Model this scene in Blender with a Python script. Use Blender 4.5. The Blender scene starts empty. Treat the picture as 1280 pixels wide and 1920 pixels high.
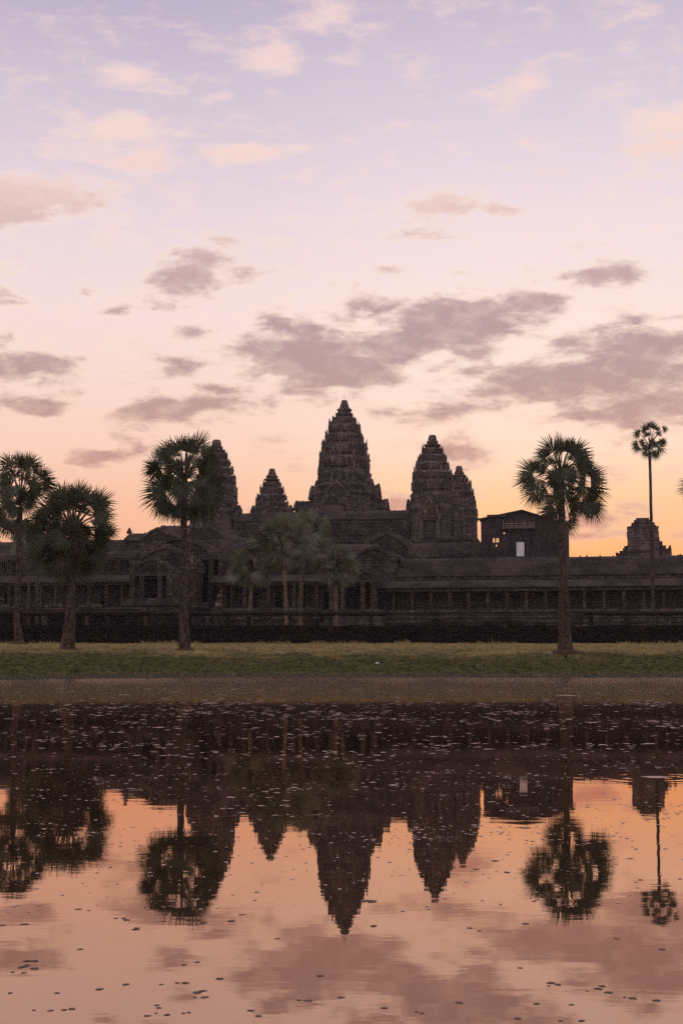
import bpy, math, random
import numpy as np
from mathutils import Vector, Matrix, noise as mnoise

random.seed(7)
RNG = np.random.default_rng(7)
scene = bpy.context.scene
R = math.radians
sin, cos, pi = math.sin, math.cos, math.pi

# ------------------------------------------------------------------ camera
F_PX = 50.0 / 36.0 * 1920.0          # focal length measured on a 1280 x 1920 frame
PITCH = R(5.78)
CAM_H = 1.65
cd = bpy.data.cameras.new('camera')
cam = bpy.data.objects.new('camera', cd)
scene.collection.objects.link(cam)
cd.sensor_fit = 'VERTICAL'
cd.sensor_height = 36.0
cd.sensor_width = 24.0
cd.lens = 50.0
cd.clip_start = 0.1
cd.clip_end = 8000.0
cam.location = (0, 0, CAM_H)
cam.rotation_euler = (R(90) + PITCH, 0, 0)
scene.camera = cam

# ------------------------------------------------------------------ exposure
vs = scene.view_settings
vs.view_transform = 'Standard'
vs.look = 'None'
vs.exposure = 0.0
vs.gamma = 1.0
vs.use_curve_mapping = False

# ------------------------------------------------------------------ sun, just above the skyline behind the temple
SUN_EL, SUN_AZ = R(2.2), R(8.5)       # azimuth to the right of +Y
sd = bpy.data.lights.new('sun', 'SUN')
sd.energy = 0.25
sd.angle = R(0.5)
sd.color = (1.0, 0.62, 0.38)
sun = bpy.data.objects.new('sun', sd)
scene.collection.objects.link(sun)
sdir = Vector((sin(SUN_AZ) * cos(SUN_EL), cos(SUN_AZ) * cos(SUN_EL), sin(SUN_EL)))
sun.rotation_euler = sdir.to_track_quat('Z', 'Y').to_euler()
sun.location = (60, 400, 80)

# ------------------------------------------------------------------ small node helpers
class NT:
    def __init__(s, tree):
        s.t = tree; s.n = tree.nodes; s.l = tree.links
    def node(s, typ, **kw):
        n = s.n.new(typ)
        for k, v in kw.items(): setattr(n, k, v)
        return n
    def put(s, sock, v):
        if v is None: return
        if isinstance(v, bpy.types.NodeSocket): s.l.new(v, sock)
        elif isinstance(v, (tuple, list)) and len(v) == 3 and sock.type == 'RGBA': sock.default_value = (*v, 1)
        else: sock.default_value = v
    def m(s, op, a, b=None, c=None, clamp=False):
        n = s.node('ShaderNodeMath', operation=op, use_clamp=clamp)
        for i, v in enumerate((a, b, c)): s.put(n.inputs[i], v)
        return n.outputs[0]
    def vm(s, op, a, b=None, out=0):
        n = s.node('ShaderNodeVectorMath', operation=op)
        s.put(n.inputs[0], a); s.put(n.inputs[1], b)
        return n.outputs[out]
    def smooth(s, x, a, b, lo=0.0, hi=1.0):
        n = s.node('ShaderNodeMapRange', interpolation_type='SMOOTHSTEP')
        for i, v in enumerate((x, a, b, lo, hi)): s.put(n.inputs[i], v)
        return n.outputs[0]
    def lin(s, x, a, b, lo=0.0, hi=1.0):
        n = s.node('ShaderNodeMapRange')
        for i, v in enumerate((x, a, b, lo, hi)): s.put(n.inputs[i], v)
        return n.outputs[0]
    def mix(s, f, a, b, typ='MIX'):
        n = s.node('ShaderNodeMix', data_type='RGBA', blend_type=typ)
        s.put(n.inputs[0], f); s.put(n.inputs[6], a); s.put(n.inputs[7], b)
        return n.outputs[2]
    def noise(s, vec, scale=1.0, detail=6.0, rough=0.55, dist=0.0, col=False):
        n = s.node('ShaderNodeTexNoise')
        s.put(n.inputs['Vector'], vec)
        n.inputs['Scale'].default_value = scale
        n.inputs['Detail'].default_value = detail
        n.inputs['Roughness'].default_value = rough
        n.inputs['Distortion'].default_value = dist
        return n.outputs['Color' if col else 'Fac']
    def ramp(s, f, stops, interp='LINEAR'):
        n = s.node('ShaderNodeValToRGB')
        cr = n.color_ramp; cr.interpolation = interp
        while len(cr.elements) < len(stops): cr.elements.new(0.5)
        for e, (p, c) in zip(cr.elements, stops):
            e.position = p; e.color = (*c, 1)
        s.put(n.inputs[0], f)
        return n.outputs[0]
    def xyz(s, x, y, z):
        n = s.node('ShaderNodeCombineXYZ')
        for i, v in enumerate((x, y, z)): s.put(n.inputs[i], v)
        return n.outputs[0]
    def sep(s, v):
        n = s.node('ShaderNodeSeparateXYZ'); s.put(n.inputs[0], v); return n.outputs

def lin8(r, g, b):
    f = lambda c: (c / 255 / 12.92) if c <= 10 else ((c / 255 + 0.055) / 1.055) ** 2.4
    return (f(r), f(g), f(b))

def ray(px, py):
    a = (px - 640) / F_PX; b = (960 - py) / F_PX
    return Vector((a, cos(PITCH) - b * sin(PITCH), sin(PITCH) + b * cos(PITCH)))
def P(px, py, D):
    d = ray(px, py); return Vector((0, 0, CAM_H)) + d * (D / d.y)
def az_el(px, py):
    d = ray(px, py).normalized()
    return math.degrees(math.atan2(d.x, d.y)), math.degrees(math.asin(d.z))

# ------------------------------------------------------------------ sky (world): dawn gradient, Nishita glow, broken clouds
world = bpy.data.worlds.new('World')
scene.world = world
world.use_nodes = True
wt = NT(world.node_tree)
wt.n.clear()
tc = wt.node('ShaderNodeTexCoord')
dirv = wt.vm('NORMALIZE', tc.outputs['Generated'])
dx, dy, dz = wt.sep(dirv)
DEG = 180 / pi
az = wt.m('MULTIPLY', wt.m('ARCTAN2', dx, dy), DEG)
el = wt.m('MULTIPLY', wt.m('ARCSINE', dz), DEG)
# clear-sky gradient by elevation (0..60 degrees mapped to 0..1)
el_n = wt.m('DIVIDE', el, 60.0, clamp=True)
def st(deg, c): return (deg / 60.0, lin8(*c))
grad_l = wt.ramp(el_n, [st(0, (244, 160, 118)), st(3.8, (250, 182, 146)), st(6, (251, 194, 162)), st(8.2, (251, 210, 190)),
                        st(10.5, (250, 217, 207)), st(13.5, (247, 222, 219)), st(17.5, (233, 215, 222)),
                        st(22, (211, 197, 213)), st(26, (186, 174, 199)), st(36, (188, 178, 202)), st(60, (196, 186, 204))])
grad_r = wt.ramp(el_n, [st(0, (250, 150, 82)), st(3.8, (254, 178, 116)), st(6, (255, 202, 154)), st(8.2, (255, 221, 198)),
                        st(10.5, (255, 229, 218)), st(13.5, (252, 229, 224)), st(17.5, (240, 222, 227)),
                        st(22, (218, 205, 219)), st(26, (197, 185, 206)), st(36, (188, 178, 202)), st(60, (196, 186, 204))])
side = wt.smooth(wt.m('ABSOLUTE', wt.m('SUBTRACT', az, 9.0)), 2.0, 17.0, 1.0, 0.0)
base = wt.mix(side, grad_l, grad_r)
west = wt.smooth(dy, 0.3, -0.5)                       # the sky behind the camera: cooler, brightened to light the land it faces
base = wt.mix(west, base, wt.ramp(el_n, [(0, (0.66, 0.53, 0.53)), (0.3, (0.76, 0.65, 0.70)), (1, (0.56, 0.52, 0.60))]))
nish = wt.node('ShaderNodeTexSky', sky_type='NISHITA')
nish.sun_disc = False
nish.sun_elevation = SUN_EL
nish.sun_rotation = SUN_AZ
nish.dust_density = 2.0
base = wt.mix(1.0, base, wt.mix(1.0, nish.outputs[0], (0.004, 0.004, 0.004), 'MULTIPLY'), 'ADD')

# clouds: soft patches at their places in the sky, broken up by noise
cv = wt.xyz(wt.m('MULTIPLY', az, 0.42), wt.m('MULTIPLY', el, 1.0), 3.7)
wob = wt.noise(cv, 0.55, 4, 0.55, 0.0, True)
wx, wy, wz = wt.sep(wob)
azw = wt.m('ADD', az, wt.m('MULTIPLY', wt.m('SUBTRACT', wx, 0.5), 2.6))
elw = wt.m('ADD', el, wt.m('MULTIPLY', wt.m('SUBTRACT', wy, 0.5), 1.3))
CLOUDS = [(725, 652, 130, 44, 4, .95), (1000, 712, 170, 26, 5, .85), (1180, 690, 200, 60, 6, .95), (480, 660, 90, 34, -4, .75), (700, 590, 60, 24, -8, .6),   # x, y, half width, half height, tilt, amount     (places read off on a 1280 x 1920 frame)
    (840, 612, 165, 52, -3, 1.0), (610, 682, 200, 52, -4, 1.0), (555, 612, 120, 26, -12, .7), (350, 765, 150, 32, 4, .85),
    (1110, 705, 270, 48, 6, 1.0), (1230, 650, 120, 42, 8, .9), (1190, 765, 130, 42, 0, .85), (1125, 518, 95, 24, 6, .8),
    (1000, 572, 90, 22, 4, .7), (365, 512, 95, 30, 8, .8), (470, 520, 38, 12, 0, .4), (180, 848, 115, 20, 0, .75),
    (45, 760, 95, 18, -4, .7), (50, 682, 110, 24, -4, .7), (10, 640, 40, 14, 0, .4), (50, 378, 150, 38, 10, 1.1),
    (825, 382, 66, 22, 6, 1.0), (940, 395, 60, 14, -8, .8), (225, 405, 34, 15, 0, .45), (840, 768, 150, 20, 3, .6),
    (868, 842, 55, 25, -8, .55), (735, 772, 45, 14, 3, .5), (740, 938, 55, 20, 0, .5), (1120, 968, 95, 20, 0, .45),
    (240, 240, 105, 36, 4, .75), (235, 135, 65, 22, 5, .7), (275, 300, 52, 20, 6, .65), (505, 105, 62, 25, 4, .7),
    (605, 42, 66, 26, 4, .7), (450, 282, 110, 14, 2, .7), (1250, 230, 80, 24, 6, .85), (1255, 295, 85, 34, 6, .5),
    (990, 160, 70, 25, 8, .4), (400, 188, 42, 11, 6, .4), (1180, 15, 70, 25, 0, .4), (370, 622, 80, 17, 0, .4),
    (330, 573, 35, 12, 0, .3), (230, 578, 38, 12, 0, .3), (160, 538, 26, 12, 0, .3), (670, 85, 50, 24, 5, .4),
    (1265, 395, 50, 22, 10, .4), (800, 430, 70, 16, 4, .35), (530, 880, 60, 10, 0, .45), (1090, 1000, 120, 10, 0, .4),
    (420, 445, 60, 10, 0, .35), (720, 500, 60, 16, 0, .12), (1060, 640, 40, 14, 0, .35), (340, 690, 70, 26, 0, .55), (-60, 560, 90, 20, 0, .6)]
field = None
for (cx, cy, rx, ry, tilt, amt) in CLOUDS:
    a0, e0 = az_el(cx, cy)
    ra, re = rx / F_PX * DEG * 1.3, ry / F_PX * DEG * 1.6
    da = wt.m('SUBTRACT', azw, a0); de = wt.m('SUBTRACT', elw, e0)
    de = wt.m('MULTIPLY_ADD', da, -math.tan(R(tilt)), de)
    q = wt.m('ADD', wt.m('POWER', wt.m('DIVIDE', da, ra), 2.0), wt.m('POWER', wt.m('DIVIDE', de, re), 2.0))
    g = wt.m('MULTIPLY', wt.m('SUBTRACT', 1.0, wt.m('SQRT', q)), 1.0)
    g = wt.m('MULTIPLY', wt.m('MAXIMUM', g, -0.6), amt * 0.9 + 0.1)
    field = g if field is None else wt.m('SMOOTH_MAX', field, g, 0.25)
fbm = wt.noise(cv, 0.9, 9, 0.6, 0.3)
fbm2 = wt.noise(wt.xyz(wt.m('MULTIPLY', az, 0.75), wt.m('MULTIPLY', el, 2.2), 9.1), 0.75, 8, 0.62, 0.2)
# elsewhere in the sky, outside the photographed part, the same kind of broken cloud
out_f = wt.smooth(wt.m('MAXIMUM', wt.m('SUBTRACT', wt.m('ABSOLUTE', az), 14.5), wt.m('SUBTRACT', el, 26.5)), 0.0, 6.0)
field = wt.m('ADD', field, wt.m('MULTIPLY', out_f, 0.55))
dens = wt.m('ADD', field, wt.m('MULTIPLY', wt.m('SUBTRACT', fbm, 0.5), 1.5))
dens = wt.m('ADD', dens, wt.m('MULTIPLY', wt.m('SUBTRACT', fbm2, 0.5), 1.25))
dens = wt.m('ADD', dens, 0.09)
low = wt.smooth(el, 21.0, 13.5)                       # low clouds turn mauve, high thin ones catch the pink
hi_ = wt.m('SUBTRACT', 1.0, low)
cover = wt.smooth(dens, wt.m('MULTIPLY_ADD', hi_, 0.08, -0.10), wt.m('MULTIPLY_ADD', hi_, 0.2, 0.55))
thick = wt.smooth(dens, 0.16, 0.72)
edge_c = wt.ramp(el_n, [st(2, (250, 190, 150)), st(7, (255, 208, 180)), st(12, (255, 228, 213)), st(17, (255, 229, 217)), st(20, (254, 225, 213)), st(28, (240, 213, 213)), st(60, (200, 185, 196))])
core_c = wt.ramp(el_n, [st(2, (226, 152, 122)), st(6, (212, 154, 138)), st(9, (193, 154, 146)), st(13, (184, 154, 155)), st(16, (196, 162, 164)), st(18.5, (226, 188, 180)), st(20.5, (250, 218, 205)), st(24, (248, 216, 210)), st(60, (190, 176, 192))])
inner = wt.noise(wt.xyz(wt.m('MULTIPLY', az, 0.9), wt.m('MULTIPLY', el, 1.6), 1.3), 1.1, 8, 0.62, 0.4)
thick = wt.m('MULTIPLY', thick, wt.smooth(inner, 0.30, 0.58, 0.72, 1.0))
ccol = wt.mix(wt.m('MULTIPLY', thick, wt.m('MULTIPLY_ADD', low, 0.55, 0.45)), edge_c, core_c)
ccol = wt.mix(west, ccol, (0.76, 0.63, 0.65))
wisps = wt.m('MULTIPLY', wt.smooth(fbm2, 0.5, 0.85), 0.35)
sky = wt.mix(wt.m('MULTIPLY', wisps, wt.m('SUBTRACT', 1.0, west)), base, edge_c)
sky = wt.mix(wt.m('MULTIPLY', cover, wt.m('MULTIPLY_ADD', low, 0.14, 0.8)), sky, ccol)
bg = wt.node('ShaderNodeBackground')
wt.put(bg.inputs[0], sky)
bg.inputs[1].default_value = 1.0
wo = wt.node('ShaderNodeOutputWorld')
wt.l.new(bg.outputs[0], wo.inputs[0])
world.cycles.sampling_method = 'MANUAL'
world.cycles.sample_map_resolution = 512

# ------------------------------------------------------------------ materials
def new_mat(name):
    m = bpy.data.materials.new(name); m.use_nodes = True
    t = NT(m.node_tree); t.n.clear()
    out = t.node('ShaderNodeOutputMaterial')
    b = t.node('ShaderNodeBsdfPrincipled')
    t.l.new(b.outputs[0], out.inputs[0])
    g = t.node('ShaderNodeNewGeometry')
    return m, t, b, g.outputs['Position'], out

def stone_mat(name, dark, mid, light, patch=0.6, course=0.42, bump=0.25, rough=0.95, streak=0.6):
    m, t, b, pos, out = new_mat(name)
    x, y, z = t.sep(pos)
    n1 = t.noise(pos, 0.35, 9, 0.62)
    n2 = t.noise(pos, 2.2, 6, 0.65)
    n3 = t.noise(t.xyz(t.m('MULTIPLY', x, 1.3), t.m('MULTIPLY', y, 1.3), t.m('MULTIPLY', z, 0.16)), 1.0, 6, 0.6)
    f = t.m('ADD', t.m('MULTIPLY', n1, 0.55), t.m('MULTIPLY', n2, 0.45))
    c = t.mix(t.smooth(f, 0.36, 0.62), dark, mid)
    c = t.mix(t.smooth(n3, 0.42, 0.66, 0.0, streak), c, dark)
    pa = t.noise(pos, 0.5, 7, 0.6, 0.6)
    c = t.mix(t.m('MULTIPLY', t.smooth(pa, patch, patch + 0.08), t.smooth(n2, 0.4, 0.6)), c, light)
    br = t.node('ShaderNodeTexBrick')
    t.put(br.inputs['Vector'], t.xyz(t.m('ADD', x, t.m('MULTIPLY', y, 0.9)), z, 0.0))
    br.inputs['Scale'].default_value = 1.0
    br.inputs['Mortar Size'].default_value = 0.035
    br.inputs['Mortar Smooth'].default_value = 0.4
    br.inputs['Brick Width'].default_value = course * 2.4
    br.inputs['Row Height'].default_value = course
    br.inputs['Color1'].default_value = (0.75, 0.75, 0.75, 1); br.inputs['Color2'].default_value = (1.25, 1.2, 1.15, 1)
    br.inputs['Mortar'].default_value = (0.45, 0.45, 0.45, 1)
    c = t.mix(0.75, c, br.outputs['Color'], 'MULTIPLY')
    t.put(b.inputs['Base Color'], c)
    b.inputs['Roughness'].default_value = rough
    b.inputs['Specular IOR Level'].default_value = 0.2
    bp = t.node('ShaderNodeBump'); bp.inputs['Strength'].default_value = 0.9; bp.inputs['Distance'].default_value = bump
    t.put(bp.inputs['Height'], t.m('ADD', t.m('MULTIPLY', n2, 0.7), t.m('MULTIPLY', br.outputs['Fac'], -0.5)))
    t.put(b.inputs['Normal'], bp.outputs[0])
    return m

M = {}
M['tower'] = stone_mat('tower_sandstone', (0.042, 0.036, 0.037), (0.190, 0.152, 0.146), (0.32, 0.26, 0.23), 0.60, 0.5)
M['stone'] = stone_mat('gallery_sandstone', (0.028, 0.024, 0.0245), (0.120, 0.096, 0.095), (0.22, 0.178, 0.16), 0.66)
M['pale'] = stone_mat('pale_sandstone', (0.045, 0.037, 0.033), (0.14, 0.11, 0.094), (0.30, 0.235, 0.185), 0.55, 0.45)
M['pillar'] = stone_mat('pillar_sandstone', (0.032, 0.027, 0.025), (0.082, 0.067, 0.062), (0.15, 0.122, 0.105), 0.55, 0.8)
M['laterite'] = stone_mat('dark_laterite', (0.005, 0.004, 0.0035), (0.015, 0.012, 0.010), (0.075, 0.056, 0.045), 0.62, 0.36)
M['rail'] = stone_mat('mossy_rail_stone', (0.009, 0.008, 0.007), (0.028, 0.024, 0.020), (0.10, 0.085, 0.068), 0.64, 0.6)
M['inner'] = stone_mat('inner_wall_stone', (0.045, 0.036, 0.035), (0.105, 0.083, 0.079), (0.14, 0.11, 0.10), 0.66)

def roof_mat():
    m, t, b, pos, out = new_mat('ribbed_stone_roof')
    tc_ = t.node('ShaderNodeTexCoord')
    ox, oy, oz = t.sep(tc_.outputs['Object'])
    n1 = t.noise(pos, 0.3, 8, 0.62); n2 = t.noise(pos, 2.5, 6, 0.65)
    c = t.mix(t.smooth(n1, 0.38, 0.62), (0.032, 0.025, 0.024), (0.074, 0.056, 0.054))
    c = t.mix(t.smooth(n2, 0.55, 0.72, 0, 0.6), c, (0.085, 0.062, 0.056))
    rib = t.m('ABSOLUTE', t.m('SINE', t.m('MULTIPLY', ox, 7.0)))
    row = t.m('FRACT', t.m('MULTIPLY', oz, 1.8))
    h = t.m('ADD', t.m('MULTIPLY', rib, 0.5), t.m('ADD', t.m('MULTIPLY', n2, 0.8), t.m('MULTIPLY', row, 0.4)))
    c = t.mix(t.smooth(row, 0.12, 0.0, 0, 0.5), c, (0.02, 0.016, 0.016))
    t.put(b.inputs['Base Color'], c)
    b.inputs['Roughness'].default_value = 0.95; b.inputs['Specular IOR Level'].default_value = 0.15
    bp = t.node('ShaderNodeBump'); bp.inputs['Strength'].default_value = 0.8; bp.inputs['Distance'].default_value = 0.2
    t.put(bp.inputs['Height'], h); t.put(b.inputs['Normal'], bp.outputs[0])
    return m
M['roof'] = roof_mat()

def simple_mat(name, c1, c2, scale=3.0, rough=0.8, spec=0.3, bump=0.02, stretch=(1, 1, 1)):
    m, t, b, pos, out = new_mat(name)
    v = t.vm('MULTIPLY', pos, stretch)
    n = t.noise(v, scale, 7, 0.6)
    t.put(b.inputs['Base Color'], t.mix(t.smooth(n, 0.35, 0.68), c1, c2))
    b.inputs['Roughness'].default_value = rough; b.inputs['Specular IOR Level'].default_value = spec
    bp = t.node('ShaderNodeBump'); bp.inputs['Strength'].default_value = 0.7; bp.inputs['Distance'].default_value = bump
    t.put(bp.inputs['Height'], n); t.put(b.inputs['Normal'], bp.outputs[0])
    return m
M['cloth'] = simple_mat('white_banner_cloth', (0.62, 0.62, 0.66), (0.80, 0.80, 0.84), 1.2, 0.9, 0.1, 0.02, (1, 1, .3))
M['tarp'] = simple_mat('dark_boarding', (0.030, 0.025, 0.028), (0.060, 0.048, 0.050), 0.8, 0.9, 0.1, 0.03, (2.5, 2.5, .4))
M['tin'] = simple_mat('rusty_tin_roof', (0.035, 0.028, 0.030), (0.075, 0.055, 0.055), 1.0, 0.8, 0.2, 0.03)
M['scaffold'] = simple_mat('scaffold_steel', (0.16, 0.125, 0.12), (0.26, 0.2, 0.19), 4.0, 0.6, 0.4, 0.005)
M['litter'] = simple_mat('white_litter', (0.6, 0.58, 0.55), (0.78, 0.76, 0.74), 9.0, 0.7, 0.3, 0.004)
M['soil'] = simple_mat('brown_soil', (0.045, 0.028, 0.018), (0.10, 0.062, 0.042), 4.0, 1.0, 0.1, 0.06)
M['rod'] = simple_mat('dark_iron', (0.04, 0.04, 0.04), (0.07, 0.06, 0.06), 4.0, 0.6, 0.4, 0.005)

def trunk_mat(name, c1, c2, c3):
    m, t, b, pos, out = new_mat(name)
    x, y, z = t.sep(pos)
    n = t.noise(pos, 3.0, 6, 0.65)
    n2 = t.noise(t.vm('MULTIPLY', pos, (2.0, 2.0, 0.5)), 1.2, 5, 0.6)
    c = t.mix(t.smooth(n, 0.36, 0.62), c1, c2)
    c = t.mix(t.smooth(n2, 0.52, 0.68, 0, 0.7), c, c3)
    ring = t.m('FRACT', t.m('ADD', t.m('MULTIPLY', z, 3.2), t.m('MULTIPLY', n, 0.5)))
    c = t.mix(t.smooth(ring, 0.16, 0.0, 0, 0.6), c, (0.02, 0.015, 0.012))
    t.put(b.inputs['Base Color'], c)
    b.inputs['Roughness'].default_value = 0.95; b.inputs['Specular IOR Level'].default_value = 0.15
    bp = t.node('ShaderNodeBump'); bp.inputs['Strength'].default_value = 0.8; bp.inputs['Distance'].default_value = 0.06
    t.put(bp.inputs['Height'], t.m('ADD', n, t.m('MULTIPLY', ring, 0.5))); t.put(b.inputs['Normal'], bp.outputs[0])
    return m
M['trunk'] = trunk_mat('palm_bark', (0.026, 0.019, 0.016), (0.080, 0.060, 0.049), (0.150, 0.120, 0.103))
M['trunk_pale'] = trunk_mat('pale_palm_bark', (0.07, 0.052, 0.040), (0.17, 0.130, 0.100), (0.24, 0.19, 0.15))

def leaf_mat(name, c1, c2, dry):
    m, t, b, pos, out = new_mat(name)
    n = t.noise(pos, 1.3, 4, 0.6)
    at = t.node('ShaderNodeAttribute', attribute_name='tone')
    c = t.mix(t.smooth(n, 0.3, 0.7), c1, c2)
    c = t.mix(at.outputs['Fac'], c, dry)
    t.put(b.inputs['Base Color'], c)
    b.inputs['Roughness'].default_value = 0.5; b.inputs['Specular IOR Level'].default_value = 0.3
    tr = t.node('ShaderNodeBsdfTranslucent'); t.put(tr.inputs[0], t.mix(1.0, c, (0.9, 1.0, 0.5), 'MULTIPLY'))
    mx = t.node('ShaderNodeMixShader'); mx.inputs[0].default_value = 0.12
    t.l.new(b.outputs[0], mx.inputs[1]); t.l.new(tr.outputs[0], mx.inputs[2])
    t.l.new(mx.outputs[0], out.inputs[0])
    return m
M['leaf'] = leaf_mat('palm_leaf', (0.014, 0.020, 0.007), (0.040, 0.052, 0.018), (0.085, 0.058, 0.032))
M['leaf_far'] = leaf_mat('hazy_palm_leaf', (0.074, 0.084, 0.052), (0.142, 0.152, 0.098), (0.18, 0.145, 0.095))  # paler, greyer leaf copy for mid-distance palms, haze put into the colour
M['stalk'] = simple_mat('leaf_stalk', (0.035, 0.026, 0.014), (0.095, 0.07, 0.036), 2.0, 0.7, 0.3, 0.01)

# ------------------------------------------------------------------ mesh builder
def setp(o, label=None, cat=None, group=None, kind=None):
    if label: o['label'] = label
    if cat: o['category'] = cat
    if group: o['group'] = group
    if kind: o['kind'] = kind
    return o

def thing(name, label, cat, loc=(0, 0, 0), rz=0.0, group=None):
    o = bpy.data.objects.new(name, None)
    scene.collection.objects.link(o)
    o.empty_display_size = 0.5
    o.location = loc; o.rotation_euler = (0, 0, rz)
    return setp(o, label, cat, group)

class MB:
    def __init__(s): s.v = []; s.f = []; s.tone = []
    def add(s, vs_, fs):
        k = len(s.v); s.v.extend([tuple(p) for p in vs_]); s.f.extend([tuple(i + k for i in f) for f in fs]); return k
    def box(s, x0, x1, y0, y1, z0, z1, j=0.0):
        q = lambda: random.uniform(-j, j) if j else 0.0
        vv = [(x + q(), y + q(), z + q()) for z in (z0, z1) for (x, y) in ((x0, y0), (x1, y0), (x1, y1), (x0, y1))]
        s.add(vv, [(3, 2, 1, 0), (4, 5, 6, 7), (0, 1, 5, 4), (1, 2, 6, 5), (2, 3, 7, 6), (3, 0, 4, 7)])
    def loft(s, rings, cap0=True, cap1=True):
        n = len(rings[0]); k = len(s.v)
        for r in rings: s.v.extend([tuple(p) for p in r])
        for i in range(len(rings) - 1):
            for a in range(n):
                b = (a + 1) % n
                s.f.append((k + i * n + a, k + i * n + b, k + (i + 1) * n + b, k + (i + 1) * n + a))
        if cap0: s.f.append(tuple(k + a for a in reversed(range(n))))
        if cap1: s.f.append(tuple(k + (len(rings) - 1) * n + a for a in range(n)))
    def extrude_u(s, prof, u0, u1, seg=1, jit=0.0):          # closed profile of (v, z), pushed along u
        rings = []
        for i in range(seg + 1):
            u = u0 + (u1 - u0) * i / seg
            rings.append([(u, p[0] + random.uniform(-jit, jit), p[1] + random.uniform(-jit, jit)) for p in prof])
        s.loft([list(reversed(r)) for r in rings])
    def extrude_v(s, prof, v0, v1, seg=1, jit=0.0):          # closed profile of (u, z), pushed along v
        rings = []
        for i in range(seg + 1):
            v = v0 + (v1 - v0) * i / seg
            rings.append([(p[0] + random.uniform(-jit, jit), v, p[1] + random.uniform(-jit, jit)) for p in prof])
        s.loft(rings)
    def tube(s, pts, rads, n=8):
        pts = [Vector(p) for p in pts]; rings = []
        for i, p in enumerate(pts):
            d = (pts[min(i + 1, len(pts) - 1)] - pts[max(i - 1, 0)]).normalized()
            a = d.cross(Vector((0.13, 1, 0.07))).normalized(); b = d.cross(a)
            rings.append([p + (a * cos(2 * pi * k / n) + b * sin(2 * pi * k / n)) * rads[i] for k in range(n)])
        s.loft([list(reversed(r)) for r in rings])
    def spike(s, x, y, z, w, h, lx=0.0, ly=0.0):
        k = [(x - w, y - w, z), (x + w, y - w, z), (x + w, y + w, z), (x - w, y + w, z)]
        m_ = [(x - w * .8 + lx * .5, y - w * .8 + ly * .5, z + h * .45), (x + w * .8 + lx * .5, y - w * .8 + ly * .5, z + h * .45),
              (x + w * .8 + lx * .5, y + w * .8 + ly * .5, z + h * .45), (x - w * .8 + lx * .5, y + w * .8 + ly * .5, z + h * .45)]
        t_ = [(x + lx + sx * w * .15, y + ly + sy * w * .15, z + h) for sx, sy in ((-1, -1), (1, -1), (1, 1), (-1, 1))]
        s.loft([k, m_, t_])
    def build(s, name, mat, parent=None, origin=(0, 0, 0), smooth=False):
        me = bpy.data.meshes.new(name)
        ox, oy, oz = origin
        me.from_pydata([(x - ox, y - oy, z - oz) for x, y, z in s.v], [], s.f)
        if s.tone:
            a = me.attributes.new('tone', 'FLOAT', 'FACE'); a.data.foreach_set('value', s.tone)
        me.materials.append(mat)
        if smooth: me.polygons.foreach_set('use_smooth', [True] * len(me.polygons))
        me.update()
        o = bpy.data.objects.new(name, me)
        scene.collection.objects.link(o)
        if parent: o.parent = parent
        return o

# ------------------------------------------------------------------ the temple's own frame: u along its front, v into its depth
YAW = R(11.5)
T0 = Vector((0, 200, 0))
UH = Vector((cos(YAW), -sin(YAW), 0)); VH = Vector((sin(YAW), cos(YAW), 0))
def TW(u, v, z=0.0):
    p = T0 + UH * u + VH * v; return (p.x, p.y, z)
def TP(px, py, v):
    d = ray(px, py); c = Vector((0, 0, CAM_H)) - T0
    t = (v - c.dot(VH)) / d.dot(VH)
    p = c + d * t
    return p.dot(UH), p.z
def U(px, v): return TP(px, 1100, v)[0]
def Z(px, py, v): return TP(px, py, v)[1]
def tthing(name, label, cat, u, v, z, group=None):
    t = thing(name, label, cat, TW(u, v, z), -YAW, group)
    t['_o'] = (u, v, z)
    return t
def org(t):
    return tuple(t['_o'])

def PLAN(s, round_=0.0):
    q = [(1.0, -.40), (1.0, .40), (.93, .40), (.93, .58), (.84, .58), (.84, .72), (.72, .72), (.72, .84), (.58, .84), (.58, .93), (.40, .93)]
    pts = []
    for k in range(4):
        c, n = round(cos(k * pi / 2)), round(sin(k * pi / 2))
        for (x, y) in q[1:] if True else q:
            pts.append(((x * c - y * n) * s, (x * n + y * c) * s))
        # the last point of a quadrant joins the first of the next
        x, y = .40, 1.0
        pts.append(((x * c - y * n) * s, (x * n + y * c) * s))
    return pts
NP = len(PLAN(1))

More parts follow.
